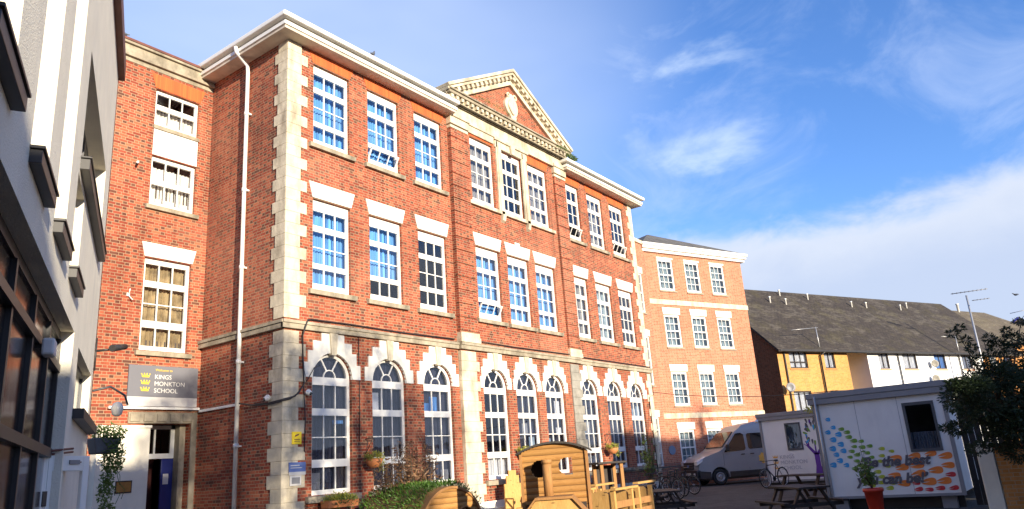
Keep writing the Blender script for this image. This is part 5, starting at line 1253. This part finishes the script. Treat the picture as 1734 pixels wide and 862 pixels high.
# bicycles
def bicycle(loc, rz, label, src=None, mat=None):
    if src: return dup(src, None, (loc[0], loc[1], gz(loc[0])), rz, label)
    b_ = thing('bicycle', label, 'bicycle', (loc[0], loc[1], gz(loc[0])), rz, 'bicycles parked in the yard')
    for x in (-.52, .52):
        m = MB(); m.torus((0, 0, 0), .32, .022, 'y', 32, 6); w_ = m.build('wheel', m_tyre, b_, loc=(x, 0, .345)); m = MB(); m.torus((0, 0, 0), .295, .010, 'y', 32, 5)
        for k in range(12): a = 2*pi*k/12; m.tube([(0, 0, 0), (.295*cos(a), 0, .295*sin(a))], .003, 4)
        m.lathe((0, -.04, 0), [(.025, 0), (.025, .08)], 8, 'y'); m.build('rim', m_galv, w_)
    m = MB(); BB = (-.06, 0, .30); HT = (.36, 0, .78); ST = (-.20, 0, .80); RA = (-.52, 0, .345); FA = (.52, 0, .345)
    for a, c, r_ in ((BB, (.38, 0, .70), .02), (BB, ST, .018), (ST, HT, .018), (BB, RA, .012), (ST, RA, .011), (HT, (.39, 0, .66), .024), ((.39, 0, .66), FA, .014), (ST, (-.23, 0, .90), .014), (HT, (.34, 0, .92), .014)): m.tube([a, c], r_, 6)
    m.build('frame', mat or m_blue, b_)
    m = MB(); m.tube([(.30, -.28, .95), (.34, 0, .93), (.30, .28, .95)], .014, 6); m.build('handlebar', m_black, b_)
    m = MB(); m.ball((-.24, 0, .93), .13, 10, 6, (1, .5, .28)); m.build('saddle', m_black, b_)
    m = MB(); m.lathe((-.06, -.05, .30), [(.09, 0), (.09, .01)], 16, 'y'); m.tube([(-.06, -.08, .30), (-.02, -.08, .15)], .01, 5); m.build('crank', m_black, b_)
    return b_
bk = bicycle((28.2, 9.25), radians(162), 'black bicycle leaning against the tree-mural cabin', mat=m_black)
q = at(1140, 800, 27); bicycle((q.x, q.y), radians(60), 'bicycle nearest the van in the row by the railings', bk)
q = at(1128, 800, 26); bicycle((q.x, q.y), radians(66), 'middle bicycle of the row parked by the railings', bk)
q = at(1112, 800, 25.4); bicycle((q.x, q.y), radians(54), 'bicycle nearest the school wall in the row by the railings', bk)
q = at(1154, 800, 27.4); bicycle((q.x, q.y), radians(70), 'last bicycle of the row standing just before the van bumper', bk)
# hanging baskets
def basket(x, label, src=None, z=2.0):
    if src: return dup(src, None, (x, 14.5-.32, z), None, label)
    b_ = thing('hanging_basket', label, 'hanging basket', (x, 14.5-.32, z), 0, 'hanging baskets on the school wall')
    m = MB(); m.lathe((0, 0, 0), [(.03, -.17), (.12, -.14), (.19, -.05), (.21, .05), (.19, .05), (.1, .0)], 16); m.build('bowl', m_tc, b_)
    m = MB(); r5 = random.Random(2); leaves(m, (0, 0, .10), (.28, .24, .14), 420, .06, rnd=r5); leaves(m, (.16, -.1, -.08), (.12, .12, .2), 120, .06, rnd=r5); m.build('flowers', m_yel, b_)
    m = MB(); m.tube([(0, .30, .55), (0, 0, .55)], .012, 5); m.tube([(0, .30, .2), (0, .05, .53)], .01, 5)
    for k in range(3): a = 2*pi*k/3; m.tube([(0, 0, .54), (.19*cos(a), .19*sin(a), .05)], .004, 4)
    m.build('bracket', m_black, b_); return b_
bs = basket(13.3, 'leftmost hanging flower basket, between the first two arched windows')
basket(19.72, 'middle hanging basket, above the armchair and left of the play train', bs); basket(25.35, 'right hanging basket, between arched windows above the railings', bs)
# window-sill flower troughs
def trough(x, label, src=None):
    if src: return dup(src, None, (x, 14.18, 1.0), None, label)
    t_ = thing('flower_trough', label, 'flower box', (x, 14.18, 1.0), 0, 'flower troughs under the arched windows')
    m = MB(); m.prism_x([(-.12, .0), (.12, .0), (.15, .16), (-.15, .16)], -.45, .45); m.build('trough', m_tc, t_)
    m = MB(); r5 = random.Random(8); leaves(m, (0, 0, .20), (.5, .2, .14), 700, .06, rnd=r5); m.build('flowers', m_yel, t_)
    m = MB(); r5 = random.Random(9); leaves(m, (.05, 0, .12), (.52, .24, .16), 500, .07, rnd=r5); m.build('foliage', m_green, t_); return t_
ft = trough(12.2, 'yellow-green flower trough under the first arched window'); trough(14.15, 'flower trough under the second arched window, half hidden by the bronze shrub', ft)

# ================================================================== TREES AND SHRUBS
def branchy(m, p, d, L, r, depth, tips, rnd, spread=.5, up=.15, shrink=.72, kids_=3):
    pts = [p]; cur = Vector(p); dd = Vector(d).normalized()
    for k in range(3):
        dd = (dd + Vector((rnd.gauss(0, .12), rnd.gauss(0, .12), rnd.gauss(0, .08)+up*.2))).normalized(); cur = cur + dd*L/3; pts.append(tuple(cur))
        if depth <= 1: tips.append((cur.copy(), dd.copy()))
    m.tube(pts, r, 7 if depth > 2 else 5, r*.62, caps=False)
    if depth <= 0: tips.append((cur, dd)); return
    for _ in range(kids_):
        nd = (dd + Vector((rnd.gauss(0, spread), rnd.gauss(0, spread), rnd.gauss(0, spread*.7)+up))).normalized()
        branchy(m, tuple(cur), nd, L*shrink*rnd.uniform(.8, 1.15), r*.62, depth-1, tips, rnd, spread, up, shrink, kids_)
# big dark evergreen at the right
r6 = random.Random(21)
q = at(1722, 700, 13.4)
et = thing('evergreen_tree', 'dark spreading evergreen tree in front of the cabins at the right', 'tree', (q.x+.2, q.y-.25, 0))
m = MB(); tips = []; m.tube([(0, 0, 0), (.03, .0, .8), (-.02, .05, 1.6)], .13, 10, .10)
for k in range(9):
    a = 2*pi*k/9; branchy(m, (-.02, .05, 1.5+.12*(k % 4)), (cos(a), sin(a), .25+.3*(k % 3)), .62, .05, 2, tips, r6, .55, .08, .72, 3)
m.build('trunk', m_bark, et)
m = MB(); o3 = Vector((q.x+.2, q.y-.25, 0))
def clump(m, c, rad, n, size, rnd, droop=0.0, asp=.35):
    for _ in range(n):
        v = Vector((rnd.gauss(0, 1), rnd.gauss(0, 1), rnd.gauss(0, 1))).normalized()*rad*rnd.uniform(.35, 1)
        v.z *= .7; leaf(m, Vector(c)+v, size*rnd.uniform(.6, 1.3), rnd, asp, v*1.2+Vector((rnd.gauss(0, .3)*rad, rnd.gauss(0, .3)*rad, -droop*rad)))
for t_, d_ in tips:
    if t_.z > .9: clump(m, t_, .22, 26, .085, r6)
# crown clumps laid where the photograph shows masses of foliage (pixels, at their own depth)
for (x, y, dd, r_, n) in ((1650, 655, 12.8, .26, 560), (1690, 640, 13.0, .34, 800), (1725, 660, 13.2, .36, 800), (1665, 700, 13.2, .30, 640), (1705, 715, 13.0, .34, 800), (1640, 690, 12.9, .22, 420), (1628, 655, 12.8, .18, 300), (1612, 650, 12.8, .10, 140),
                          (1735, 720, 13.2, .36, 800), (1745, 640, 13.4, .40, 700), (1690, 745, 13.2, .26, 520), (1725, 765, 13.2, .24, 420), (1625, 725, 12.8, .17, 260), (1660, 612, 13.2, .16, 190), (1690, 590, 13.3, .17, 190), (1715, 575, 13.3, .17, 170), (1740, 590, 13.4, .26, 320),
                          (1675, 572, 13.3, .09, 60), (1705, 560, 13.3, .08, 50), (1726, 545, 13.3, .08, 45), (1600, 725, 12.8, .07, 50), (1612, 690, 12.7, .09, 80), (1645, 590, 13.1, .08, 60), (1655, 760, 13.2, .15, 150), (1635, 575, 13.3, .07, 40), (1614, 565, 13.4, .09, 50), (1624, 555, 13.4, .07, 40), (1770, 690, 13.4, .5, 700)):
    c = at(x, y, dd) - o3; clump(m, c, r_*1.15, int(n*2.3), .062, r6, asp=.36)
m.build('crown', m_ever, et)
m = MB()
for x0, y0, x1, y1 in ((1680, 700, 1600, 652), (1690, 690, 1625, 570), (1700, 690, 1665, 575), (1705, 680, 1700, 560), (1712, 680, 1730, 540), (1690, 710, 1605, 725)):
    a, b = at(x0, y0, 13.2)-o3, at(x1, y1, 13.3)-o3; mid = (a+b)/2+Vector((0, 0, .08)); m.tube([a, mid, b], .022, 6, .006)
m.build('limb', m_bark, et)
# bronze-leaved shrub in front of the first windows
def shrub(name, label, cat, base, h, spread, mt, n, seed, leafs, asp, group=None, lean=(0, 0)):
    rnd = random.Random(seed); t_ = thing(name, label, cat, base, 0, group); m = MB(); lf = MB()
    for k in range(n):
        a = rnd.uniform(0, 2*pi); rr_ = spread*sqrt(rnd.random()); top = Vector((rr_*cos(a)+lean[0], rr_*sin(a)+lean[1], h*rnd.uniform(.6, 1.0))); b0 = Vector((rnd.uniform(-.06, .06), rnd.uniform(-.06, .06), 0))
        mid = b0.lerp(top, .5)+Vector((rnd.gauss(0, .05), rnd.gauss(0, .05), .06)); m.tube([b0, mid, top], .010, 5, .003, caps=False)
        for j in range(26):
            f_ = rnd.uniform(.38, 1.0); p = (b0.lerp(mid, f_*2) if f_ < .5 else mid.lerp(top, f_*2-1)) + Vector((rnd.gauss(0, .05), rnd.gauss(0, .05), rnd.gauss(0, .03)))
            leaf(lf, p, leafs*rnd.uniform(.6, 1.3), rnd, asp, Vector((rnd.gauss(0, 1), rnd.gauss(0, 1), rnd.gauss(.1, .5))))
    m.build('stem', m_bark, t_); lf.build('foliage', mt, t_); return t_
q = at(704, 800, 13.6); shrub('bronze_shrub', 'bronze-leaved shrub standing behind the turf playhouse', 'shrub', (q.x, q.y, 0), 2.25, .42, m_red, 84, 4, .12, .20)
q = at(662, 830, 13.4); shrub('bronze_shrub', 'thinner bronze shrub left of the turf playhouse', 'shrub', (q.x, q.y, 0), 1.95, .34, m_red, 34, 5, .12, .20)
q = at(618, 858, 13.0); shrub('green_bush', 'low green bush under the hanging basket at the left', 'bush', (q.x, q.y, 0), 1.0, .28, m_green, 24, 6, .08, .3)
q = at(1100, 790, 27.2); shrub('climbing_rose', 'thin leafy climber against the corner of the school', 'shrub', (q.x, q.y, .3), 2.2, .30, m_green, 24, 7, .10, .35)
q = at(1200, 822, 27.0)
# potted shrub by the mural cabin
q = at(1478, 828, 14)
pp = thing('potted_shrub', 'leggy green shrub in a red plastic pot before the mural wall', 'potted plant', (q.x, q.y, 0))
m = MB(); m.lathe((0, 0, 0), [(.10, .22), (.115, .24), (.165, .70), (.185, .70), (.185, .76), (.165, .76), (.15, .70)], 20); m.build('pot', m_redpot, pp)
BX('stand', m_black, pp, (-.14, .14, -.14, .14, 0, .215))
m = MB(); lf = MB(); rnd = random.Random(31)
for k in range(16):
    a = rnd.uniform(0, 2*pi); r_ = rnd.uniform(.02, .20); top = Vector((r_*cos(a)-.03, r_*sin(a)+.05, rnd.uniform(1.0, 1.30))) if k else Vector((-.0, .09, 1.52)); m.tube([(0, 0, .72), (top.x*.4, top.y*.4, .95), tuple(top)], .008, 5, .003)
    for j in range(15): p = Vector((0, 0, .72)).lerp(top, rnd.uniform(.25, 1))+Vector((rnd.gauss(0, .03), rnd.gauss(0, .03), 0)); leaf(lf, p, rnd.uniform(.06, .11), rnd, .45)
m.build('stem', m_bark, pp); lf.build('foliage', m_green, pp)
# creeper over the roof of the rear cabin
q = at(1376, 694, 24); m = MB(); rnd = random.Random(12)
sp = thing('roof_creeper', 'small yellow-green sapling crown showing between the two cabin roofs', 'tree', (q.x, q.y, gz(q.x)))
leaves(m, (0, 0, q.z-gz(q.x)+.02), (.26, .26, .16), 170, .08, rnd=rnd); m.build('crown', m_yel, sp)
m = MB(); m.tube([(0, 0, 0), (.03, 0, 1.2), (0, 0, q.z-gz(q.x))], .03, 6, .012); m.build('trunk', m_bark, sp)
# right-hand garden wall and its pier
a = at(1661, 750, 15); 
gp = BX('wall_pier', m_render, None, (a.x, a.x+.35, a.y-.17, a.y+.12, 0, a.z), bevel=.015); tag(gp, 'pale rendered wall pier under the dark evergreen', 'pier')
gw = thing('garden_wall', 'orange brick garden wall running right from the pale pier', 'wall', (a.x+.0, a.y-.19, 0)); m = MB(); m.box(.02, .25, -3.2, 0, 0, 1.28); m.build('wall', m_brick4, gw); BX('coping', m_brick5, gw, (-.01, .28, -3.2, 0, 1.282, 1.34))
fe = thing('added_fence', 'dark timber fence added to cover the bright gap between the mural cabin and the pale pier', 'fence', (20.6, 2.25, 0), radians(-95))  # dark boards added to cover a bright gap
m = MB()
for k in range(40): m.box(k*.14, k*.14+.13, 0, .02, .05, 2.35)
m.build('boards', m_woodd, fe); BX('rail', m_woodd, fe, (0, 5.6, .021, .07, .5, .6), (0, 5.6, .021, .07, 1.9, 2.0))
# overhead wire
m = MB(); A_ = Vector((29.6, 14.35, 4.3)); B_ = at(1420, 672, 24)+Vector((0, 0, .2))
m.tube([A_.lerp(B_, k/16)-Vector((0, 0, .5*4*(k/16)*(1-k/16)*.4)) for k in range(17)], .014, 5); o = m.build('overhead_wire', m_cable, None); tag(o, 'thin overhead wire sagging from the school corner to the cabins', 'wire')
# ================================================================== PIGEONS
def pigeon(name, label, loc, rz, wings=False):
    me = bpy.data.meshes.new(name); bm = bmesh.new()
    secs = [(-.20, .005, .02, .0), (-.12, .025, .022, .01), (-.06, .05, .045, .015), (.02, .065, .06, .03), (.08, .055, .058, .055), (.115, .032, .036, .10), (.13, .030, .032, .135), (.155, .026, .026, .155), (.172, .010, .010, .150), (.195, .003, .003, .143)]
    rings = []
    for x, a, b, z in secs: rings.append([bm.verts.new((x, a*cos(2*pi*k/10), z+b*sin(2*pi*k/10))) for k in range(10)])
    for r1_, r2__ in zip(rings, rings[1:]):
        for k in range(10): f_ = bm.faces.new((r1_[k], r1_[(k+1) % 10], r2__[(k+1) % 10], r2__[k])); f_.smooth = True
    bm.faces.new(rings[0][::-1]); bm.faces.new(rings[-1])
    bm.to_mesh(me); bm.free(); me.materials.append(m_pig); o = bpy.data.objects.new(name, me); COL.objects.link(o); o.location = loc; o.rotation_euler = (0, 0 if wings else -.2, rz); o.scale = (.85,)*3; tag(o, label, 'bird')
    m = MB()
    if wings:
        for s_ in (-1, 1): m.face([(.08, .04*s_, .05), (.10, .20*s_, .14), (.02, .36*s_, .12), (-.02, .34*s_, .11), (-.05, .18*s_, .09), (-.06, .04*s_, .04)])
        m.build('wing', m_pig, o, solid=.004)
    else:
        for s_ in (-.02, .02): m.tube([(0.0, s_, -.02), (.04, s_, -.085)], .005, 5)
        m.build('leg', m_tc, o)
    return o
pigeon('pigeon', 'grey pigeon perched on the left end of the wing parapet', (10.8+WX+.02, 14.5+WY-.02, 13.29), radians(120))
q = at(572, 60, 18.2); pigeon('pigeon', 'small bird perched on the gutter above the top left windows', (13.4, 14.05, 13.39), radians(20))
q = at(1720, 500, 40); pigeon('pigeon', 'bird flying at the far right above the blue gable', tuple(q), radians(60), True)

# ================================================================== UNSEEN BLOCKS AND TREES ADDED BEHIND THE VIEWER TO SHADE THE SCENE
la = Vector((cos(SUN_H), sin(SUN_H), 0)); lx = Vector((la.y, -la.x, 0)); lrot = atan2(lx.y, lx.x)
def behind(name, label, w0, w1, a, h, mat, gable=None):  # unseen block added for its shadow, sized along the sun direction
    T_ = math.tan(SUN_E); H = h - T_*a; o = lx*w0 + la*a; t_ = thing(name, label, 'building', (o.x, o.y, 0), lrot); Wd = w1-w0
    m = MB(); hl = []; x = .8
    while x < Wd-1.6:
        z = 1.0
        while z < H-2.2: hl.append((x, x+1.1, z, z+1.5, False)); z += 3.0
        x += 2.4
    m.box(0, Wd, -9, -.31, 0, H-.01); wall(m, (0, 0, 0), (1, 0, 0), (0, 1, 0), Wd, 0, H, hl, .3); m.face([(0, 0, 0), (0, -.3, 0), (0, -.3, H), (0, 0, H)]); m.face([(Wd, 0, 0), (Wd, -.3, 0), (Wd, -.3, H), (Wd, 0, H)])
    m.build('wall', mat, t_); m = MB(); 
    for a_, b_, c_, d_, _ in hl: m.box(a_, b_, -.27, -.26, c_, d_)
    if m.v: m.build('window', m_vglass, t_)
    m = MB(); m.box(-.05, Wd+.05, -9, .05, H+.002, H+.12)
    if gable: 
        for g0, g1, gh in gable: m.prism_y([(g0, H+.12), (g1, H+.12), ((g0+g1)/2, H+gh)], -8, 0)
    m.build('roof', m_slate, t_); return t_
behind('shade_block_left', 'unseen brick block added behind the viewer to shade the left', -9, 1.6, -22, 4.9, m_brick5)
behind('shade_block_wing', 'unseen brick block added behind the viewer to shade the wing', 2.0, 4.7, -22, 6.3, m_brick5)
behind('shade_block_low', 'unseen low brick block added behind the viewer to shade the picnic tables', 12.3, 14.15, -14, 3.4, m_brick5)
behind('shade_block_mid', 'unseen low brick block added behind the viewer to shade the cabins', 14.2, 20.3, -20, 5.5, m_brick5)
behind('shade_block_right', 'unseen long brick block added behind the viewer to shade the right', 20.6, 50, -24, 7.2, m_brick5)
T_ = math.tan(SUN_E)
def bigtree(label, wc, a, hc, rad, seed, dens=1.0, fill=.4):  # unseen tree added for its leafy shade
    rnd = random.Random(seed); o = lx*wc + la*a; zc_ = hc - T_*a; t_ = thing('shade_tree', label, 'tree', (o.x, o.y, 0)); m = MB(); m.tube([(0, 0, 0), (.1, 0, zc_*.5), (0, .1, zc_)], .28, 8, .12); tips = []
    for k in range(7): an_ = 2*pi*k/7; branchy(m, (0, 0, zc_*.62+.25*k), (cos(an_), sin(an_), .5), rad*.5, .08, 2, tips, rnd, .5, .15)
    m.build('trunk', m_bark, t_); lf = MB(); leaves(lf, (0, 0, zc_), (rad, rad, rad), int(dens*rad*rad*100), .17, rnd=rnd)
    lf.build('crown', m_green, t_); return t_
bigtree('unseen leafy tree added behind the viewer to shade the first windows', 8.3, -14, 6.9, 2.3, 41, 8.0)
bigtree('second unseen leafy tree added behind the viewer to shade the third window', 10.6, -17, 6.6, 1.7, 44, 5.0)
bigtree('unseen leafy tree added behind the viewer to dapple the cabins', 18.4, -9, 6.2, 1.2, 42, 4)
bigtree('small unseen leafy tree added behind the viewer to shade the annexe', 28.0, -14, 8.1, .8, 43, 5)
bigtree('unseen leafy tree added behind the viewer to shade the school corner', 5.5, -18, 6.8, 2.1, 47, 13.0)
